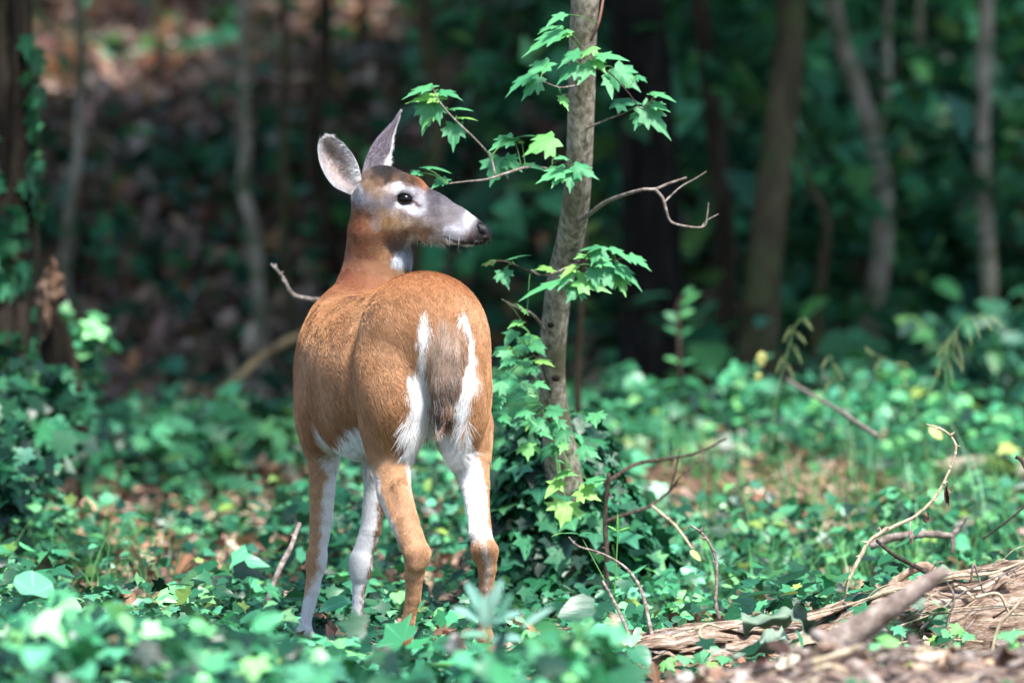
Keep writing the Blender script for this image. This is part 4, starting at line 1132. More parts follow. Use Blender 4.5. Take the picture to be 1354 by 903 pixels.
ML = [  # stalk end, tip, facing, width, colour index, depth
 (743, 41, 690, 69, .35, 46, 1), (747, 19, 723, 29, .4, 26, 1), (733, 35, 711, 41, .12, 30, 1), (753, 42, 737, 50, .4, 20, 2), (726, 83, 693, 99, .5, 36, 1), (702, 100, 667, 120, .3, 34, 0), (712, 102, 689, 128, .75, 30, 0), (766, 69, 737, 84, .5, 30, 0), (786, 62, 768, 71, .5, 24, 2), (784, 84, 766, 106, .85, 30, 1), (764, 84, 734, 105, .6, 34, 0), (786, 76, 826, 71, .5, 38, 1), (812, 90, 846, 114, .9, 44, 0), (802, 100, 810, 126, .7, 24, 1), (812, 134, 847, 130, .6, 34, 4), (859, 124, 891, 126, .3, 32, 1), (862, 137, 885, 145, .6, 24, 1), (850, 142, 886, 178, .9, 42, 0), (850, 146, 838, 166, .85, 32, 0), (742, 128, 752, 143, .6, 18, 2), (842, 100, 855, 105, .4, 16, 0), (788, 80, 800, 92, .7, 24, 2),
 (571, 114, 532, 126, .2, 38, 1), (582, 122, 610, 125, .25, 30, 0), (582, 128, 539, 131, .3, 40, 3), (568, 136, 560, 173, .95, 42, 0), (577, 136, 580, 162, .8, 26, 0), (593, 146, 622, 140, .2, 26, 1), (605, 156, 631, 156, .2, 26, 3), (601, 165, 599, 194, .95, 40, 0), (574, 140, 556, 170, .6, 20, 2), (558, 222, 593, 220, .2, 32, 1), (556, 228, 542, 230, .6, 18, 1), (590, 237, 569, 246, .5, 24, 0), (661, 208, 650, 241, .95, 44, 0), (668, 210, 688, 222, .8, 32, 0), (678, 182, 646, 196, .5, 34, 1), (680, 184, 706, 173, .2, 30, 1), (733, 182, 693, 197, .8, 44, 2), (690, 219, 717, 218, .4, 28, 1), (676, 186, 664, 176, .3, 20, 1), (690, 190, 686, 184, .4, 12, 3),
 (746, 224, 710, 238, .5, 34, 1), (755, 229, 753, 250, .85, 28, 0), (759, 219, 790, 231, .75, 30, 0), (750, 210, 736, 206, .5, 20, 1), (742, 230, 730, 246, .8, 22, 1),
 (746, 372, 688, 385, .3, 44, 1), (730, 356, 708, 354, .5, 24, 3), (762, 352, 742, 362, .6, 24, 3), (766, 376, 750, 395, .8, 34, 0), (764, 370, 804, 380, .8, 44, 2), (815, 358, 768, 362, .55, 44, 0), (805, 330, 772, 322, .25, 36, 1), (794, 326, 780, 346, .6, 30, 0), (806, 328, 834, 339, .25, 30, 1), (833, 338, 861, 354, .3, 28, 1), (813, 350, 851, 377, .35, 34, 0), (819, 364, 827, 388, .3, 26, 2), (778, 340, 762, 336, .5, 26, 2), (790, 345, 812, 350, .5, 28, 1), (756, 360, 738, 378, .7, 26, 1), (776, 336, 800, 322, .3, 30, 1), (784, 356, 790, 380, .8, 30, 0),
 (672, 343, 702, 334, .15, 26, 1), (664, 358, 671, 377, .8, 32, 0), (640, 350, 656, 338, .2, 18, 2), (690, 425, 672, 430, .5, 18, 2), (697, 412, 684, 398, .6, 16, 2), (700, 440, 690, 428, .6, 16, 2),
 (748, 664, 744, 692, .95, 56, 3), (742, 636, 722, 650, .7, 34, 3), (766, 648, 792, 658, .8, 36, 3), (738, 628, 760, 622, .5, 30, 2), (776, 636, 802, 630, .4, 28, 1), (752, 618, 742, 604, .4, 26, 1)]
stalks = Tubes()
def stalk(b_):
    d_ = np.array([np.linalg.norm((q - b_) * [1, .5, 1]) for q in BP]); q = BP[int(d_.argmin())]
    if d_.min() > .16: q = b_ + (q - b_) * .12 / d_.min()
    stalks.add([q, (q + b_) / 2 + [0, 0, .006], b_], .0011, .0008, 4, 5)
for i, (bx, by, tx, ty, fc, w, ci) in enumerate(ML):
    Yl = 12.85 + .0005 * (by - 100) + (.1 if bx > 720 else 0) - (.25 if by > 590 else 0) - (.15 if 740 < bx < 800 and by < 400 else 0)
    b_ = P(bx, by, Yl + .01); t_ = P(tx, ty, Yl - .02 * (tx != 0))
    put_leaf(maple, moff, maple_src[ci * 2 + (i % 2)], b_, t_, fc, w * .66 * Yl * PM, rng.uniform(-.25, .25))
    stalk(b_)
    w_scale = 1
for i in range(52):
    if i < 36: cx_, cy_ = rng.uniform(658, 712), rng.uniform(425, 560)
    else: cx_, cy_ = rng.uniform(690, 800), rng.uniform(530, 600)
    Yl = rng.uniform(13.0, 13.3); s_ = rng.uniform(14, 30)
    an = rng.uniform(-.4, 3.5)
    b_ = P(cx_, cy_, Yl); t_ = P(cx_ + s_ * math.cos(an), cy_ + s_ * .5 * abs(math.sin(an)) + 2, Yl - .03)
    put_leaf(maple, moff, maple_src[rng.choice([0, 1, 2, 3, 4, 5, 6, 7], p=[.25, .2, .15, .15, .1, .05, .06, .04])], b_, t_, rng.uniform(.2, .8), s_ * .8 * Yl * PM, rng.uniform(-.3, .3))
    stalk(b_)
stalks.build('leaf_stalks', green_m, maple, moff)['kind'] = 'stuff'
crown(P(786, -900, 13.0), .8, .8, .9, 500, .09, maple, moff, [tuple(c) for c in maple_cols], [.3, .3, .2, .1, .1], 26)

# ivy that piles up round the foot of the maple
iv = Leaves(); n = 1250
an = rng.uniform(0, 6.28, n); hh = rng.random(n) ** 1.25
H_m = .50; rr = (.18 * (1 - hh) ** .8 + .075) * rng.uniform(.75, 1.08, n)
cxm = tb[0] - .01 + hh * -.03
x = cxm + rr * np.cos(an) + .04 * (1 - hh); y = 13.72 + rr * np.sin(an) * .8
z = float(ground_z(tb[0], 13.7)) + hh * H_m
yaw = an - math.pi / 2 + rng.normal(0, .5, n)
R = rot_batch(yaw, rng.normal(-.75, .35, n), rng.normal(0, .35, n))
iv.add(T_IVY, np.stack([x, y, z], -1), R, .055 * rng.uniform(.5, 1.3, n), palette(n, G_IVY, [.3, .25, .12, .03, .3, 0, 0]))
o = iv.build('ivy_mound', leaf_m); tag(o, 'dark ivy heaped around the foot of the maple sapling', 'ivy', kind='stuff')

# ================================================================== big ivy-clad trunk at the left edge
Yt = 17.3
tb2 = P(-14, 560, Yt)
big = empty('ivy_clad_tree', (tb2[0], Yt, float(ground_z(tb2[0], Yt))))
tag(big, 'dark furrowed tree trunk clad in ivy, cut by the left edge of the picture', 'tree')
boff = np.array(big.location)
t = Tubes(); tp2 = [P(-6, 600, Yt), P(-8, 480, Yt), P(-14, 300, Yt), (P(-18, 100, Yt)), P(-20, -60, Yt), P(-20, -500, Yt), P(0, -1300, Yt)]
t.add(tp2, 0, 0, 14, 40, .10, 0, 9, prof=([0, .1, .3, .5, .7, .85, 1], np.array([95, 76, 66, 62, 60, 48, 30]) * Yt * PM)); t.build('trunk', bark_black, big, boff)
crown(P(0, -1300, Yt), 2.2, 1.8, 1.3, 900, .25, big, boff)
iv = Leaves(); n = 620
an = rng.uniform(math.pi, 2 * math.pi, n); zz = rng.random(n)
py_ = 40 + 500 * zz ** .8; r_ = (66 + 4 * (zz > .8)) * Yt * PM * 1.04
c0 = P(np.full(n, -14.), py_, np.full(n, Yt))
clus = fbm(np.stack([an * .4, zz * 2.2, zz * 0], -1), 3, 2, 12) > .50
x = c0[:, 0] + r_ * np.cos(an); y = Yt + r_ * np.sin(an) - .02
R = rot_batch(an - math.pi * 1.5 + rng.normal(0, .5, n), rng.normal(-1.0, .3, n), rng.normal(0, .4, n))
k_ = clus | (zz > .75)
iv.add(T_IVY, np.stack([x, y, c0[:, 2]], -1)[k_], R[k_], .06 * rng.uniform(.6, 1.3, k_.sum()), palette(k_.sum(), G_IVY, [.3, .2, .06, .02, .42, 0, 0]))
o = iv.build('ivy', leaf_m, big, boff); o['kind'] = 'stuff'
for x0, dx in ((16, 5),):       # climbing stems
    t = Tubes(); Yv = Yt - .13 if x0 < 40 else Yt - .06
    t.add([P(x0, 540, Yv), P(x0 + dx, 400, Yv), P(x0 - dx, 260, Yv), P(x0 + dx, 120, Yv), P(x0, -20, Yv)], .010, .006, 8, 6, .1); t.build('vine_stem', bark_black, big, boff)

# torn stump beside it
sb = P(78, 560, 16.6)
snag = empty('broken_stump', (sb[0], 16.6, float(ground_z(sb[0], 16.6)))); soff = np.array(snag.location)
tag(snag, 'torn stump with bare brown wood showing, beside the ivy-clad trunk', 'stump')
t = Tubes(); t.add([P(84, 580, 16.7), P(82, 500, 16.7), P(72, 440, 16.7), P(64, 415, 16.7)], .07, .03, 8, 14, .2, 0, 4); t.build('trunk', bark_black, snag, soff)
wood_m = mat_bark('raw_wood', (.05, .028, .018), (.17, .095, .06), (.38, .27, .20), (34, 34, 12), 1.0, .03)
def torn(u, v):
    yy = 448 - 103 * u
    lft = np.interp(yy, [345, 352, 362, 376, 395, 420, 448], [66, 61, 59, 50, 46, 50, 55]); rgt = np.interp(yy, [345, 352, 360, 368, 376, 392, 410, 430, 448], [69, 76, 74, 86, 83, 85, 76, 67, 60])
    x = lft + (rgt - lft) * v + 2.5 * np.sin(u * 31 + v * 4) * (v - .5)
    nz = fbm(np.stack([x * .02, yy * .006, 0 * x], -1).reshape(-1, 3), 6, 3, 8).reshape(x.shape) - .5
    return P(x, yy + 5 * np.sin(v * 19) * u, 16.5 + .10 * (2 * v - 1) ** 2 + nz * .12)
u_, v_ = np.meshgrid(np.linspace(0, 1, 34), np.linspace(0, 1, 20), indexing='ij'); tq = torn(u_, v_).reshape(-1, 3); ni = len(tq)
ii = (np.arange(33)[:, None] * 20 + np.arange(19)[None]).ravel(); tf = np.stack([ii, ii + 20, ii + 21, ii + 1], 1)
mesh_np('torn_bark', np.r_[tq, tq + [0, .02, 0]] - soff, [tf, tf[:, ::-1] + ni], wood_m, snag, smooth=True)
# leafy bush shapes at the left edge
def bush(cx_, cy_, Y, rx, ry, rz, n, size, label, cols=G_IVY, wts=W_IVY, tpl=T_IVY, grp=None, name='bush'):
    c = P(cx_, cy_, Y); gz = float(ground_z(c[0], Y))
    root = empty(name, (c[0], Y, gz)); tag(root, label, 'bush', grp); of = np.array(root.location)
    L_ = Leaves(); nc = 26
    cc = rng.normal(0, .5, (nc, 3)); cc /= np.maximum(1, np.linalg.norm(cc, axis=1))[:, None]
    i = rng.integers(0, nc, n)
    q = (cc[i] + rng.normal(0, .16, (n, 3))) * [rx, ry, rz] + c
    q[:, 2] = np.maximum(q[:, 2], gz + .01)
    R = np.einsum('ij,njk->nik', np.array(Matrix.Rotation(.45, 3, 'X')), rot_batch(rng.uniform(0, 6.28, n), rng.normal(-.2, .4, n), rng.normal(0, .45, n)))
    col_ = palette(n, cols, wts) * (.55 + .7 * rng.random(nc))[i][:, None]
    L_.add(tpl, q, R, size * rng.uniform(.6, 1.3, n), col_); L_.build('foliage', leaf_m, root, of)
    t = Tubes()
    for k_ in range(7):
        e = c + cc[k_] * [rx, ry, rz]; t.add([[c[0], Y, gz - .02], [c[0] * .5 + e[0] * .5, Y, gz * .4 + e[2] * .6], e], .006, .002, 4, 5)
    t.build('stem', twig_dark, root, of)
    return root
bush(36, 552, 16.2, .15, .3, .14, 360, .07, 'ivy thicket bulging at the foot of the left trunk', wts=[.3, .2, .1, .03, .37, 0, 0])
bush(5, 625, 14.6, .12, .25, .12, 300, .055, 'dark leafy bush low at the left edge', wts=[.3, .2, .12, .05, .33, 0, 0])
bush(95, 470, 18.5, .12, .2, .2, 160, .07, 'small loose shrub right of the broken stump', wts=[.2, .25, .25, .2, .1, 0, 0])
bush(250, 572, 19.4, .42, .5, .10, 650, .085, 'bright ivy hummock at the far edge of the clearing, left of the deer', wts=[.1, .2, .3, .25, .05, .05, .05])
bush(1340, 455, 21.5, .35, .4, .18, 300, .10, 'leafy shrub at the right edge under the pale pole trunk', cols=G_BACK, wts=W_BACK, tpl=T_OVAL)

# ================================================================== small seedlings, stems, grasses
def stem_thing(name, cat, label, pts, r0, r1, mat, group=None, leaves=(), lname='leaf'):
    q = [P(*p) for p in pts]
    root = empty(name, q[0]); tag(root, label, cat, group); of = np.array(root.location)
    t = Tubes(); Y = pts[0][2]
    t.add(q, r0 * Y * PM, r1 * Y * PM, 7, 6, .1, 0, 1); t.build('stem', mat, root, of)
    for (bx, by, tx, ty, Yl, fc, w, me) in leaves:
        put_leaf(root, of, me, P(bx, by, Yl), P(tx, ty, Yl - .01), fc, w * Yl * PM, rng.uniform(-.3, .3), lname)
    return root, of
O = oval_src
stem_thing('seedling', 'seedling', 'light green seedling with a pointed top leaf, in front of the ivy mound', [(812, 790, 12.5), (815, 740, 12.5), (817, 700, 12.5)], 1.3, .8, green_m,
           leaves=[(817, 702, 817, 678, 12.5, .8, 7, O[3]), (816, 702, 804, 694, 12.5, .6, 8, O[3]), (818, 702, 832, 696, 12.5, .6, 8, O[3])])
stem_thing('seedling', 'seedling', 'tiny dark seedling with a flat spray of leaflets below the maple', [(800, 768, 12.5), (785, 740, 12.5), (770, 712, 12.5)], 1.0, .6, green_m,
           leaves=[(766, 706, 744, 703, 12.5, .25, 12, O[0]), (766, 706, 782, 703, 12.5, .4, 12, O[0]), (746, 704, 728, 708, 12.5, .2, 9, O[3])])
stem_thing('shrub_shoot', 'seedling', 'upright leafy shoot in shade right of the maple sapling', [(899, 500, 19.2), (898, 450, 19.2), (896, 405, 19.2), (906, 390, 19.2)], 3, 1.5, twig_dark,
           leaves=[(897, 425, 880, 412, 19.2, .8, 24, O[0]), (898, 418, 916, 408, 19.2, .7, 22, O[1]), (900, 405, 925, 385, 19.2, .6, 18, O[1]), (896, 440, 880, 430, 19.2, .6, 20, O[0]), (900, 445, 914, 432, 19.2, .7, 18, O[0]), (898, 480, 880, 470, 19.2, .5, 22, O[1]), (899, 482, 918, 474, 19.2, .5, 22, O[0]), (904, 390, 916, 380, 19.2, .8, 14, O[1])])
straw_g = mat_plain('grass_straw', (.16, .26, .10), .6); seed_m = mat_plain('grass_seed', (.34, .42, .17), .7)
def seed_grass(pts, Y, label, spikes, tip_dir=1):
    q = [(p[0], p[1], Y) for p in pts]
    root, of = stem_thing('seeding_grass', 'grass', label, q, .8, .4, straw_g, 'grasses gone to seed')
    for (bx, by, dx, dy) in spikes:
        t = Tubes(); a_ = P(bx, by, Y); e_ = P(bx + dx, by + dy, Y); md = P(bx + dx * .6, by + dy * .25 - 2, Y)
        t.add([a_, md, e_], .0004, .0004, 4, 4); 
        for k_ in range(7):
            f_ = .3 + .1 * k_; c = a_ * (1 - f_) ** 2 + 2 * md * f_ * (1 - f_) + e_ * f_ ** 2
            t.add([c, c + [.001 * np.sign(dx), -.001, -.006], c + [.001 * np.sign(dx), -.001, -.011]], .0008, .0003, 2, 4)
        t.build('spikelet', seed_m, root, of)
    return root, of
sg, so_ = seed_grass([(1262, 640), (1258, 560), (1250, 490), (1262, 440), (1285, 420), (1322, 424)], 15.2, 'arching grass with drooping seed heads at the right',
    [(1262, 440, -14, 30), (1268, 434, -8, 36), (1275, 428, 10, 30), (1284, 422, 12, 26), (1294, 419, 18, 18), (1304, 418, 22, 14), (1258, 450, -20, 24), (1254, 464, -16, 34), (1252, 476, 8, 34), (1256, 470, 18, 22), (1262, 448, 12, 40), (1250, 486, -20, 30)])
seed_grass([(1020, 600), (1024, 540), (1040, 470), (1052, 430), (1066, 420)], 15.6, 'thin seeding grass right of the yellow hanging leaf', [(1044, 455, 16, 26), (1048, 440, 18, 14), (1040, 470, -14, 24), (1036, 480, 14, 22), (1050, 432, -14, 20), (1060, 422, 14, 14)])
seed_grass([(1130, 640), (1120, 560), (1105, 500), (1098, 470)], 15.8, 'short seeding grass in the middle of the right clearing', [(1105, 500, -16, 20), (1100, 480, 14, 24), (1098, 472, -12, 16), (1108, 510, 14, 24)])
seed_grass([(1230, 620), (1210, 540), (1190, 490), (1160, 470)], 16.4, 'spreading seeding grass left of the arching one', [(1190, 490, 10, 26), (1180, 480, 22, 4), (1170, 474, -14, 16), (1160, 470, -16, -12), (1200, 505, -18, 22)])
gr = Leaves()
def blade(x, y, L_, w, lean, az, col, z0=0):
    base = np.array([x, y, float(ground_z(x, y)) + z0]); d = np.array([math.cos(az), math.sin(az), 0]); s = np.array([-math.sin(az), math.cos(az), 0]) if abs(math.sin(az)) > .6 else np.array([1, 0, 0.])
    vs = []
    for k_ in range(5):
        f_ = k_ / 4; c = base + d * lean * L_ * f_ ** 2 + np.array([0, 0, 1]) * L_ * f_ * (1 - .35 * lean * f_)
        ww = w * (1 - f_ ** 2) + .0002; vs += [c - s * ww, c + s * ww]
    fs = []
    for k_ in range(4): a_ = 2 * k_; fs += [(a_, a_ + 1, a_ + 3), (a_, a_ + 3, a_ + 2)]
    gr.raw(np.array(vs), np.array(fs), np.array(col))
def tuft_area(n, x0, x1, y0, y1, L_, w=.002):
    for _ in range(n):
        px = rng.uniform(x0, x1); Y = rng.uniform(y0, y1); c = P(px, 500, Y)
        if abs(px - 560) < 110 and Y < 13: continue
        blade(c[0], Y, L_ * rng.uniform(.5, 1.3), w * rng.uniform(.6, 1.3), rng.uniform(.1, 1), rng.uniform(0, 6.28), np.array([(.06, .24, .07), (.10, .32, .09), (.16, .38, .12), (.04, .16, .06)][rng.integers(4)]) * rng.uniform(.7, 1.2))
tuft_area(190, -20, 230, 13.2, 15.8, .20); tuft_area(420, 930, 1240, 13.8, 17.5, .24); tuft_area(150, 1180, 1370, 14.5, 18.5, .30); tuft_area(90, 820, 940, 14, 19, .22); tuft_area(60, 230, 400, 14, 18, .18); tuft_area(40, 650, 800, 15, 19, .2)
for q in ((1302, 520, 15.2, .22, .0035), (1290, 600, 15.4, .30, .003)):
    c = P(*q[:3]); blade(c[0], q[2], q[3], q[4], .25, 3.0, (.25, .45, .28), .12)
o = gr.build('grass', leaf_m); tag(o, 'thin green grass blades rising between the ivy', kind='stuff')
# ================================================================== dead wood in front at the right
log_m = mat_bark('rotten_bark', (.07, .04, .028), (.32, .22, .16), (.62, .50, .41), (14, 60, 60), 1.0, .015)
la, lb_ = P(770, 905, 11.75), P(1480, 800, 11.95)
log = empty('fallen_log', ((la[0] + lb_[0]) / 2, 11.85, 0)); lo2 = np.array(log.location)
tag(log, 'rotten fallen log with peeling tan bark along the lower right', 'log')
edge = [(770, 862), (830, 846), (900, 834), (960, 828), (1040, 822), (1100, 806), (1160, 780), (1200, 768), (1260, 762), (1310, 756), (1354, 746), (1420, 738), (1500, 736)]
Ylog = 11.9
# body: an uneven half cylinder under that edge
nsx, nt_ = 150, 30
sx = np.linspace(760, 1500, nsx); top = np.interp(sx, [e_[0] for e_ in edge], [e_[1] for e_ in edge])
pt = P(sx, top + 2, np.full(nsx, Ylog)); th = np.linspace(0, math.pi, nt_)
rh = pt[:, 2] + .03
rw = .10 + .10 * np.linspace(0, 1, nsx)
vv = np.stack([pt[:, 0][:, None] + 0 * th[None], Ylog - np.cos(th)[None] * rw[:, None], -.03 + np.sin(th)[None] ** .7 * rh[:, None]], -1)
q = vv.reshape(-1, 3)
dn = (fbm(q * np.array([2.2, 26, 26]), 1, 4, 100) - .5) * .07 + (fbm(q * np.array([14, 14, 14]), 1, 3, 104) - .5) * .04
nrm = np.stack([0 * th[None] + 0 * rw[:, None], -np.cos(th)[None] + 0 * rw[:, None], np.sin(th)[None] + 0 * rw[:, None]], -1).reshape(-1, 3)
q = q + nrm * dn[:, None]
ii = (np.arange(nsx - 1)[:, None] * nt_ + np.arange(nt_ - 1)[None]).ravel()
mesh_np('wood', q - lo2, [np.stack([ii, ii + nt_, ii + nt_ + 1, ii + 1], 1)], log_m, log, smooth=True)
def log_pt(px, f_):
    """point on the camera side of the log, f_ 0 = foot, 1 = ridge"""
    tp_ = float(np.interp(px, [e_[0] for e_ in edge], [e_[1] for e_ in edge])); w = float(np.interp(px, [760, 1500], [.10, .20]))
    c = P(px, tp_, Ylog); a_ = f_ * math.pi / 2
    return np.array([c[0], Ylog - math.cos(a_) * w - .012, -.03 + math.sin(a_) ** .7 * (c[2] + .03) + .006])
strip_mats = [vine_m, log_m, mat_bark('bark_strip', (.22, .14, .10), (.36, .25, .18), (.52, .40, .31), (60, 60, 60), .8, .004), twig_m]
for i in range(75):                         # loose bark strips lying along the log
    px = rng.uniform(800, 1370); f_ = rng.random() ** .8; L_ = rng.uniform(18, 80) * (1 if i % 3 else 1.6)
    p0, p1, p2 = log_pt(px, f_), log_pt(px + L_ / 2, np.clip(f_ + rng.normal(0, .05), 0, 1)), log_pt(px + L_, np.clip(f_ + rng.normal(0, .10), 0, 1))
    w = rng.uniform(.0015, .006) if i % 2 else rng.uniform(.006, .018); th_ = rng.uniform(.0015, .004)
    path = catmull([p0, p1 + [0, -.004, .004], p2], 4); n = len(path)
    up = np.array([0, -.5, .85]); sd = np.array([0, .85, .5])
    pr_ = w * (1 - .5 * np.abs(np.linspace(-1, 1, n)) ** 2)[:, None] * rng.uniform(.7, 1.2, (n, 1))
    v4 = np.stack([path - sd * pr_, path + sd * pr_, path + sd * pr_ + up * th_, path - sd * pr_ + up * th_], 1).reshape(-1, 3)
    a_ = np.arange(n - 1)[:, None] * 4; b_ = np.arange(4)[None]; b2 = (b_ + 1) % 4
    fs = np.stack([a_ + b_, a_ + b2, a_ + 4 + b2, a_ + 4 + b_], -1).reshape(-1, 4)
    mesh_np('bark_strip', v4 - lo2, [np.vstack([fs, [[3, 2, 1, 0], [4 * n - 4, 4 * n - 3, 4 * n - 2, 4 * n - 1]]])], strip_mats[[1, 2, 2, 0, 1, 3][rng.integers(6)]], log)
def dead(name, cat, label, pts, r0, r1, mat, group=None, rough=.3, m=7, sides=7, extra=()):
    q = [P(*p) for p in pts]; root = empty(name, q[0]); tag(root, label, cat, group); of = np.array(root.location)
    t = Tubes(); Y = pts[0][2]; t.add(q, r0 * Y * PM, r1 * Y * PM, m, sides, rough, 0, int(pts[0][0]) % 40); t.build('stem', mat, root, of)
    if r0 < 5 and len(pts) > 3 and group is None:        # buds and short spurs at the nodes
        ph = catmull(q, 4); t = Tubes()
        for k_ in range(2, len(ph) - 2, 3):
            an = rng.uniform(0, 6.28); e1_ = ph[k_] + np.array([math.cos(an), -.4, math.sin(an)]) * rng.uniform(.004, .014)
            t.add([ph[k_], (ph[k_] + e1_) / 2, e1_], r0 * Y * PM * .8, .0004, 2, 5)
        t.build('buds', mat, root, of)['kind'] = 'stuff'
    for e_ in extra:
        t = Tubes(); qq = [P(*p) for p in e_[:-2]]; t.add(qq, e_[-2] * Y * PM, e_[-1] * Y * PM, 5, 6, rough); t.build('twig', mat, root, of)
    return root, of
# dry creepers criss-crossing the log, each a thing of its own
CREL = ['straw creeper running along the top left slope of the log to the curved bark slab', 'creeper rising gently across the middle of the log to the right edge', 'creeper climbing steeply to the log top near the right edge', 'steep creeper crossing the log at the far right end', 'short grey creeper behind the blurred broken branch', 'upright creeper looping over the log crest', 'creeper bending down at the right edge of the log', 'small bent creeper on the thin left end of the log', 'thin level creeper across the upper right of the log', 'low creeper along the foot of the log', 'creeper lying along the crest of the log', 'thin creeper sticking up above the log crest']
cre = [((1060, 815), (1120, 800), (1180, 780), (1250, 768)), ((1120, 845), (1180, 830), (1260, 805), (1354, 800)), ((1200, 850), (1240, 810), (1280, 780), (1350, 748)),
       ((1310, 870), (1320, 830), (1345, 800), (1380, 760)), ((1100, 830), (1160, 815), (1210, 800), (1240, 782)), ((1250, 850), (1255, 815), (1262, 790), (1250, 765)),
       ((1290, 790), (1320, 785), (1335, 810), (1354, 812)), ((930, 850), (925, 835), (935, 825), (955, 830)), ((1180, 812), (1230, 812), (1290, 806), (1350, 800)),
       ((1150, 860), (1200, 848), (1250, 845), (1300, 848)), ((1210, 778), (1260, 762), (1310, 758), (1354, 742)), ((1284, 770), (1288, 745), (1300, 780), (1320, 795))]
for i, c in enumerate(cre):
    r_ = rng.uniform(1.2, 2.8)
    dead('dry_creeper', 'creeper', CREL[i], [(x, y, 11.66 - .02 * rng.random()) for x, y in c], r_, r_ * .6, [vine_m, twig_m][i % 3 == 2], 'dry creepers over the rotten log', .2)
for i in range(16):
    px = rng.uniform(1080, 1354); f_ = rng.random(); a_ = log_pt(px, f_); L_ = rng.uniform(.02, .09); an = rng.uniform(-.4, .9)
    t = Tubes(); e_ = a_ + [L_ * math.cos(an), rng.uniform(-.03, .0), L_ * math.sin(an) * .7 + .01]
    root = empty('dry_stick', a_); tag(root, 'short dry stick lying on the rotten log', 'stick', 'short dry sticks on the rotten log'); of = np.array(root.location)
    t.add([a_, (a_ + e_) / 2 + [0, -.01, .012], e_], rng.uniform(.0012, .0026), .0008, 4, 5, .2); t.build('stem', [vine_m, twig_m, twig_dark][i % 3], root, of)

vn_, vo = dead('thorny_vine', 'vine', 'tall arching straw-coloured thorny vine with withered leaves, at the right', [(1113, 800, 12.0), (1122, 768, 12.0), (1138, 735, 12.0), (1152, 713, 12.0), (1180, 697, 12.0), (1212, 681, 12.0), (1238, 655, 12.0), (1254, 625, 12.0), (1263, 600, 12.0), (1262, 584, 12.0), (1248, 569, 12.0), (1225, 561, 12.0)], 3.2, 1.2, vine_m, rough=.25,
     extra=[((1177, 699, 12.0), (1172, 697, 11.99), (1166, 700, 11.98), 1.2, .4), ((1165, 705, 12.0), (1163, 697, 12.0), (1160, 700, 12.0), 1.0, .4), ((1262, 588, 12.0), (1266, 589, 12.0), (1270, 590, 12.0), .9, .4), ((1216, 678, 12.0), (1222, 672, 12.0), (1226, 668, 12.0), .9, .4), ((1250, 640, 12.0), (1258, 652, 11.99), (1262, 640, 11.98), .7, .4), ((1204, 688, 12.0), (1203, 700, 11.99), (1201, 716, 11.99), .7, .5)])
wither = mat_attr('withered_leaf', .7, .3)
def crumple(name, c, r, col, parent, of, mat=wither, seed=0, flat=.6):
    th, ph = np.meshgrid(np.linspace(.25, 2.6, 9), np.linspace(-1.9, 1.9, 12), indexing='ij')
    v = np.stack([np.sin(th) * np.cos(ph), np.sin(th) * np.sin(ph) * flat, np.cos(th)], -1).reshape(-1, 3)
    v = v * (1 + (fbm(v + seed, 2.2, 3, seed) - .5)[:, None] * 1.6) * r
    v = v @ np.array(Matrix.Rotation(seed * 1.3, 3, 'Z')).T + c
    i = (np.arange(8)[:, None] * 12 + np.arange(11)[None]).ravel(); n = len(v)
    v2 = v + (c - v) * .06; f = np.stack([i, i + 12, i + 13, i + 1], 1)
    return mesh_np(name, np.r_[v, v2] - of, [f, f[:, ::-1] + n], mat, parent, col=np.tile(col, (2 * n, 1)) * (.7 + .6 * fbm(np.r_[v, v2], 60, 2, 1))[:, None], smooth=True)
crumple('withered_leaf', P(1252, 655, 11.99), [.014, .008, .020], (.13, .075, .06), vn_, vo, seed=1)
crumple('withered_leaf', P(1226, 684, 11.99), [.009, .007, .011], (.16, .10, .07), vn_, vo, seed=2)
crumple('withered_leaf', P(1206, 710, 11.99), [.008, .006, .013], (.22, .14, .13), vn_, vo, seed=3)
dead('dry_vine', 'vine', 'short tan vine curving upward left of the curled grey-green leaf', [(951, 818, 12.0), (946, 795, 12.0), (948, 765, 12.0), (946, 738, 12.0), (936, 715, 12.0), (926, 703, 12.0), (912, 694, 12.0)], 2.9, 1.4, twig_m)
dead('dry_vine', 'vine', 'long tan vine arching over the ivy right of the deer\'s hind legs', [(874, 885, 11.8), (861, 835, 11.85), (854, 801, 11.9), (843, 770, 11.95), (823, 747, 12.0), (794, 731, 12.0), (765, 722, 12.0), (752, 710, 12.05)], 3.0, 1.2, twig_m)
dead('dead_stick', 'stick', 'straight grey stick leaning below the long tan vine', [(838, 862, 11.85), (828, 830, 11.9), (812, 795, 11.95), (797, 768, 12.0)], 3.0, 1.8, twig_m)
dead('dead_stick', 'stick', 'upright brown stem in front of the ivy mound', [(801, 800, 12.9), (802, 740, 12.9), (800, 680, 12.9), (805, 625, 12.9)], 4.0, 2.6, twig_dark)
dead('dark_twig', 'twig', 'upper dark twig reaching right from the ivy mound', [(800, 640, 13.6), (840, 614, 13.7), (886, 606, 13.8), (923, 598, 13.9), (960, 580, 14.0)], 3.2, 1.4, twig_dark)
dead('dark_twig', 'twig', 'lower dark twig bowed to the right of the ivy mound', [(800, 690, 13.5), (827, 680, 13.5), (859, 669, 13.6), (886, 648, 13.7), (900, 630, 13.7), (922, 610, 13.8)], 3.0, 1.2, twig_dark, extra=[((886, 648, 13.7), (894, 620, 13.7), (898, 596, 13.7), 1.6, .9)])
dead('dry_vine', 'vine', 'thin straw stem slanting down to the yellow leaf on the ivy', [(862, 669, 13.4), (878, 682, 13.3), (893, 695, 13.3), (906, 712, 13.2), (916, 726, 13.2)], 2.2, 1.6, vine_m)
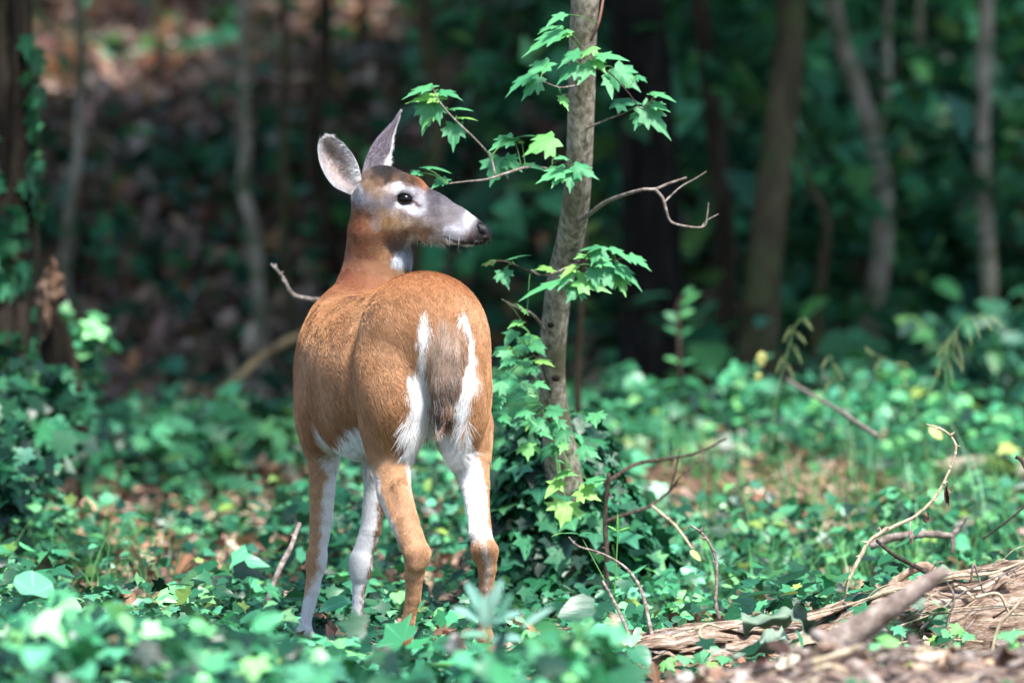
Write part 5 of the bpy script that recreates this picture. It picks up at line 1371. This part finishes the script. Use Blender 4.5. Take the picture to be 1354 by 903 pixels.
dead('dead_stick', 'stick', 'grey stick slanting across the far right of the clearing', [(1040, 502, 16.3), (1070, 520, 16.0), (1105, 540, 15.6), (1138, 562, 15.2), (1158, 575, 15.0)], 2.4, 3.2, twig_m)
dead('fallen_branch', 'branch', 'grey-brown forked branch lying on the ivy behind the rotten log', [(1150, 722, 13.2), (1175, 712, 13.2), (1205, 707, 13.2), (1235, 706, 13.2), (1262, 709, 13.2)], 6, 4.5, twig_m, extra=[((1258, 710, 13.2), (1266, 700, 13.2), (1274, 688, 13.2), (1277, 682, 13.2), 4, 2.5), ((1258, 706, 13.2), (1260, 720, 13.2), (1258, 732, 13.2), 4, 2.5)])
dead('dead_stick', 'stick', 'dark broken twig lying across the top of the rotten log', [(1160, 715, 12.3), (1180, 732, 12.2), (1205, 746, 12.0), (1232, 760, 11.9)], 2.4, 3.4, twig_dark)
dead('bark_slab', 'bark', 'curled piece of tan bark propped on the log behind the blurred branch', [(1176, 775, 12.0), (1200, 757, 12.0), (1222, 748, 12.0), (1234, 755, 12.0)], 5, 7, strip_mats[2])
dead('dead_twig', 'twig', 'crooked grey twig behind the deer\'s shoulder', [(470, 560, 13.6), (452, 440, 13.6), (430, 402, 13.5), (412, 396, 13.5), (392, 392, 13.5), (382, 383, 13.5), (376, 370, 13.5), (366, 357, 13.5), (358, 349, 13.5)], 4.5, 1.6, twig_m, rough=.3)
dead('dead_stick', 'stick', 'slanting grey stick left of the deer\'s forelegs', [(338, 850, 11.3), (352, 800, 11.2), (368, 755, 11.2), (384, 724, 11.25), (396, 692, 11.3)], 4.5, 3.0, twig_m)
dead('fallen_branch', 'branch', 'brown fallen branch on the dark slope left of the deer', [(285, 525, 21.6), (320, 495, 21.6), (352, 468, 21.7), (392, 446, 21.8), (440, 425, 22)], 7, 6, bark_tan)
dead('dead_stick', 'stick', 'thin stick rising at the right edge above the rotten log', [(1300, 712, 13.2), (1330, 690, 13.0), (1372, 655, 12.9)], 1.8, 1.6, twig_m)
dead('dead_twig', 'twig', 'budded twig entering from the right edge', [(1378, 640, 12.0), (1358, 622, 12.0), (1350, 608, 12.0), (1343, 604, 12.0)], 2.2, 2.6, twig_dark)
# far log with moss
fl, fo = dead('mossy_log', 'log', 'pale mossy log lying far at the right edge', [(1235, 622, 17.5), (1268, 617, 17.5), (1310, 616, 17.5), (1354, 622, 17.5), (1450, 628, 17.5)], 12, 17, mat_bark('pale_log', (.20, .14, .10), (.42, .34, .27), (.60, .52, .44), (6, 30, 30), .6, .01, moss=(.06, .10, .025)), sides=14)

# blurred wood close to the camera
Yf = 10.35
br_, bo = dead('broken_branch', 'branch', 'thick blurred broken branch pointing up right, in front of the log', [(1090, 862, Yf), (1125, 838, Yf), (1165, 812, Yf), (1205, 785, Yf), (1232, 766, Yf), (1252, 754, Yf)], 22, 8, branch_m, sides=14, rough=.12)
dead('fallen_branch', 'branch', 'blurred bluish-grey branch slanting down at the lower right', [(1078, 838, 9.9), (1105, 862, 9.8), (1140, 890, 9.7), (1175, 925, 9.6)], 9, 13, branch_m, sides=10)
# heap of dark bark and old leaves at the bottom right
hp_ = empty('debris_heap', P(1120, 960, 9.9)); ho = np.array(hp_.location); tag(hp_, 'heap of dark bark and withered leaves in the lower right corner', 'debris')
hv_ = []; 
nx2, ny2 = 60, 24
hx2 = np.linspace(850, 1420, nx2); hy2 = np.linspace(9.3, 10.3, ny2)
HXX, HYY = np.meshgrid(hx2, hy2, indexing='ij')
wp_ = P(HXX, np.full_like(HXX, 900.), HYY)
ztop = P(np.interp(HXX, [850, 1420], [850, 1420]), np.interp(HXX, [850, 930, 1000, 1080, 1180, 1300, 1420], [935, 910, 886, 872, 884, 884, 876]) + 0 * HYY, HYY)[..., 2]
bell = np.exp(-((HYY - 9.85) / .32) ** 4)
zz2 = -.02 + (ztop + .02) * bell + (fbm(np.stack([wp_[..., 0], HYY, HYY * 0], -1).reshape(-1, 3), 16, 3, 66).reshape(nx2, ny2) - .5) * .05
ii = (np.arange(nx2 - 1)[:, None] * ny2 + np.arange(ny2 - 1)[None]).ravel()
mesh_np('bark_pile', np.stack([wp_[..., 0], HYY, zz2], -1).reshape(-1, 3) - ho, [np.stack([ii, ii + ny2, ii + ny2 + 1, ii + 1], 1)], mat_bark('dark_mulch', (.08, .055, .045), (.24, .17, .14), (.42, .32, .27), (30, 30, 30), 1, .02), hp_, smooth=True)
hl = Leaves(); n = 190
hx_, hy_ = rng.uniform(0, nx2 - 1.01, n), rng.uniform(4, ny2 - 5, n)
hpz = np.stack([wp_[..., 0], HYY, zz2], -1)[hx_.astype(int), hy_.astype(int)] + rng.normal(0, .006, (n, 3)) + [0, 0, .012]
hl.add(T_DRY, hpz, rot_batch(rng.uniform(0, 6.28, n), rng.normal(0, .25, n), rng.normal(0, .4, n)), .045 * rng.uniform(.4, 1.3, n), palette(n, [(.20, .14, .11), (.34, .25, .19), (.55, .43, .33), (.36, .30, .27), (.24, .15, .10)], [.2, .25, .25, .2, .1], .25))
o = hl.build('old_leaves', dry_m, hp_, ho); o['kind'] = 'stuff'
for i in range(60):
    j_ = rng.integers(2, nx2 - 3), rng.integers(7, ny2 - 8); c = np.array([wp_[j_][0], HYY[j_], zz2[j_] + .012]); an = rng.uniform(-.8, .8); L_ = rng.uniform(.03, .10)
    t = Tubes(); t.add([c, c + [L_ * .5, -.01, .012], c + [L_ * math.cos(an), -.02, L_ * math.sin(an) * .4 + .01]], rng.uniform(.003, .010), .003, 3, 5, .3); t.build('stick', [branch_m, vine_m, twig_m][i % 3], hp_, ho)
def dry_leaf_thing(px, py, Y, r, col, label, seed, flat=.5, cat='leaf', name='dead_leaf'):
    c = P(px, py, Y); root_off = c
    o = crumple(name, c, r, col, None, c, wither, seed, flat); o.location = V(c); tag(o, label, cat); return o
for i, (px, py, r, col) in enumerate(((1215, 878, .045, (.62, .46, .34)), (1262, 868, .040, (.55, .40, .30)), (1295, 885, .035, (.60, .44, .34)), (1180, 892, .04, (.50, .36, .27)), (1010, 888, .035, (.22, .13, .10)), (940, 893, .03, (.28, .17, .12)), (1330, 872, .04, (.30, .20, .15)))):
    o = crumple('withered_leaf', P(px, py, 9.75), [r, r * .6, r * .55], col, hp_, ho, wither, 5 + i)
# curled grey-green leaf propped on the log
cu = empty('curled_leaf', P(1030, 850, 11.6)); cuo = np.array(cu.location); tag(cu, 'large curled grey-green leaf lying on the left end of the rotten log', 'leaf')
def sheet(name, quad_fn, nu, nv_, mat, parent, of, col, thick=.0012):
    u, v = np.meshgrid(np.linspace(0, 1, nu), np.linspace(0, 1, nv_), indexing='ij')
    p = quad_fn(u, v).reshape(-1, 3); i = (np.arange(nu - 1)[:, None] * nv_ + np.arange(nv_ - 1)[None]).ravel()
    f = np.stack([i, i + nv_, i + nv_ + 1, i + 1], 1); n = len(p); p2 = p + [0, thick, -thick * .5]
    cc = np.tile(col, (n, 1)) * (.75 + .5 * fbm(p, 40, 3, 2))[:, None]
    return mesh_np(name, np.r_[p, p2] - of, [f, f[:, ::-1] + n], mat, parent, col=np.r_[cc, cc * .8], smooth=True)
def lobe(b, t, w0, w1, Y, curl, wave, phase=0):
    def fn(u, v):
        x = b[0] + (t[0] - b[0]) * u; y = b[1] + (t[1] - b[1]) * u
        nx_, ny_ = -(t[1] - b[1]), (t[0] - b[0]); nl_ = math.hypot(nx_, ny_); nx_, ny_ = nx_ / nl_, ny_ / nl_
        w = (w0 * (1 - u) + w1 * u) * (.75 + .25 * np.cos(u * 17 + phase)) * np.clip((1.04 - u) * 5, .05, 1)
        s = (v - .5) * 2
        return P(x + nx_ * w * s, y + ny_ * w * s + 3 * np.sin(u * 9 + s * 2), Y + curl * (s ** 2) - .02 * np.sin(u * math.pi) + wave * np.sin(u * 7 + s * 3 + phase))
    return fn
curl_m = mat_leaf('curled_leaf_skin', .6, .15, .3)
pale_g = (.14, .21, .14)
sheet('leaf_lobe', lobe((982, 826), (1058, 812), 14, 11, 11.60, .05, .012), 26, 13, curl_m, cu, cuo, pale_g)
sheet('leaf_lobe', lobe((1048, 804), (1084, 842), 15, 8, 11.58, -.04, .012, 2), 22, 11, curl_m, cu, cuo, (.12, .17, .12))
sheet('leaf_lobe', lobe((1040, 838), (966, 872), 18, 6, 11.55, .03, .01, 1), 24, 11, curl_m, cu, cuo, (.17, .24, .17))
sheet('leaf_lobe', lobe((1010, 842), (1050, 858), 15, 10, 11.53, .03, .01, 3), 20, 11, curl_m, cu, cuo, (.15, .22, .16))
# foreground plant out of focus in front of the hind legs
Yp = 9.5
fp = empty('foreground_plant', P(645, 905, Yp)); fpo = np.array(fp.location); tag(fp, 'blurred pale bluish-green plant standing in front of the deer\'s right hind leg', 'plant')
t = Tubes(); t.add([P(645, 915, Yp), P(646, 860, Yp), P(642, 800, Yp)], .003, .002, 4, 6); t.build('stem', green_m, fp, fpo)
blu = []
for c in ((.20, .42, .34), (.30, .52, .42), (.12, .32, .22)):
    o = leaf_mesh(T_OVAL, c, leaf_m); blu.append(o.data); bpy.data.objects.remove(o)
for (bx, by, tx, ty, fc, w, ci) in ((642, 815, 618, 768, .8, 34, 0), (646, 812, 662, 766, .8, 34, 1), (640, 822, 600, 800, .7, 30, 0), (648, 822, 690, 806, .7, 30, 0), (644, 830, 640, 790, .95, 36, 1), (650, 835, 676, 782, .8, 26, 2), (644, 840, 610, 835, .6, 30, 2), (648, 845, 690, 840, .6, 34, 0), (690, 830, 730, 800, .6, 26, 1)):
    put_leaf(fp, fpo, blu[ci], P(bx, by, Yp), P(tx, ty, Yp - .02), fc, w * Yp * PM)
stem_thing('foreground_leaves', 'plant', 'blurred dark green leaves low in front, between the pale plant and the log', [(760, 930, 9.6), (758, 880, 9.6), (770, 850, 9.6)], 2.5, 1.5, green_m,
    leaves=[(760, 860, 720, 835, 9.6, .6, 34, O[0]), (765, 855, 800, 850, 9.6, .7, 36, O[0]), (770, 850, 760, 822, 9.6, .8, 28, O[1]), (760, 880, 715, 872, 9.6, .5, 34, O[0]), (775, 875, 830, 868, 9.6, .5, 34, O[0]), (790, 850, 825, 830, 9.6, .6, 26, O[1])])
dry_leaf_thing(605, 852, 9.5, [.035, .02, .020], (.68, .56, .48), 'blurred pale dead leaf at the foot of the bluish plant', 21)
dry_leaf_thing(660, 862, 9.6, [.022, .015, .016], (.30, .18, .13), 'blurred brown dead leaf under the bluish plant', 22)
dry_leaf_thing(150, 852, 9.4, [.028, .018, .014], (.50, .38, .24), 'blurred beige dead leaf among the front ivy at the lower left', 23)
dry_leaf_thing(810, 822, 9.7, [.012, .008, .016], (.60, .42, .30), 'small blurred tan leaf right of the dark foreground leaves', 24)
dry_leaf_thing(480, 828, 11.3, [.016, .01, .008], (.16, .10, .07), 'small curled brown leaf beside the deer\'s inner foreleg', 25)
# yellow leaves
def yellow(bx, by, tx, ty, Y, fc, w, label, ci=2):
    me = oval_src[ci]; o = bpy.data.objects.new('yellow_leaf', me); COL.objects.link(o)
    o.matrix_world = leaf_matrix(P(bx, by, Y), P(tx, ty, Y), fc, w * Y * PM); tag(o, label, 'leaf'); return o
yel = leaf_mesh(T_OVAL, (.62, .60, .20), leaf_m); yl = yel.data; bpy.data.objects.remove(yel); oval_src.append(yl)
yellow(1007, 464, 1007, 486, 16.2, .9, 26, 'pale yellow leaf hanging in front of the leaning trunk\'s foot', 4)
yellow(1003, 492, 1003, 505, 16.2, .9, 20, 'smaller yellow leaf just below the hanging pale one', 4)
yellow(912, 728, 928, 740, 12.9, .8, 18, 'yellow-green leaf on the ivy left of the short tan vine', 4)
yellow(18, 818, 44, 828, 12.2, .7, 26, 'pale yellow leaf on the ivy at the lower left edge', 4)
yellow(1228, 566, 1248, 578, 14.6, .8, 30, 'pale yellow leaf behind the tip of the thorny vine', 4)
# ivy sprigs on the log
def sprig(label, pts, Y, sz):
    root, of = stem_thing('ivy_sprig', 'ivy', label, [(pts[0][0], pts[0][1] + 26, Y), (pts[0][0], pts[0][1] + 8, Y), (pts[0][0] + 2, pts[0][1], Y)], 1.2, .8, green_m)
    for i, (x, y) in enumerate(pts):
        put_leaf(root, of, maple_src[[2, 4, 0, 6][i % 4]], P(x, y, Y), P(x + rng.uniform(-14, 20), y + rng.uniform(6, 16), Y - .02), rng.uniform(.5, .9), sz * Y * PM, rng.uniform(-.3, .3))
sprig('fresh ivy sprig in a hollow of the rotten log', [(1255, 835), (1270, 828), (1262, 848), (1240, 842), (1282, 838), (1212, 858), (1250, 852)], 11.6, 16)
sprig('ivy sprig in front of the left end of the log', [(905, 868), (880, 872), (925, 862), (940, 875), (960, 868)], 11.4, 20)
sprig('blurred ivy sprig beside the broken branch', [(1160, 850), (1180, 842), (1150, 870), (1195, 868), (1170, 880)], 10.2, 26)
sprig('ivy leaves at the right edge in front of the log', [(1335, 835), (1350, 850), (1330, 865), (1352, 880), (1320, 880)], 10.4, 28)
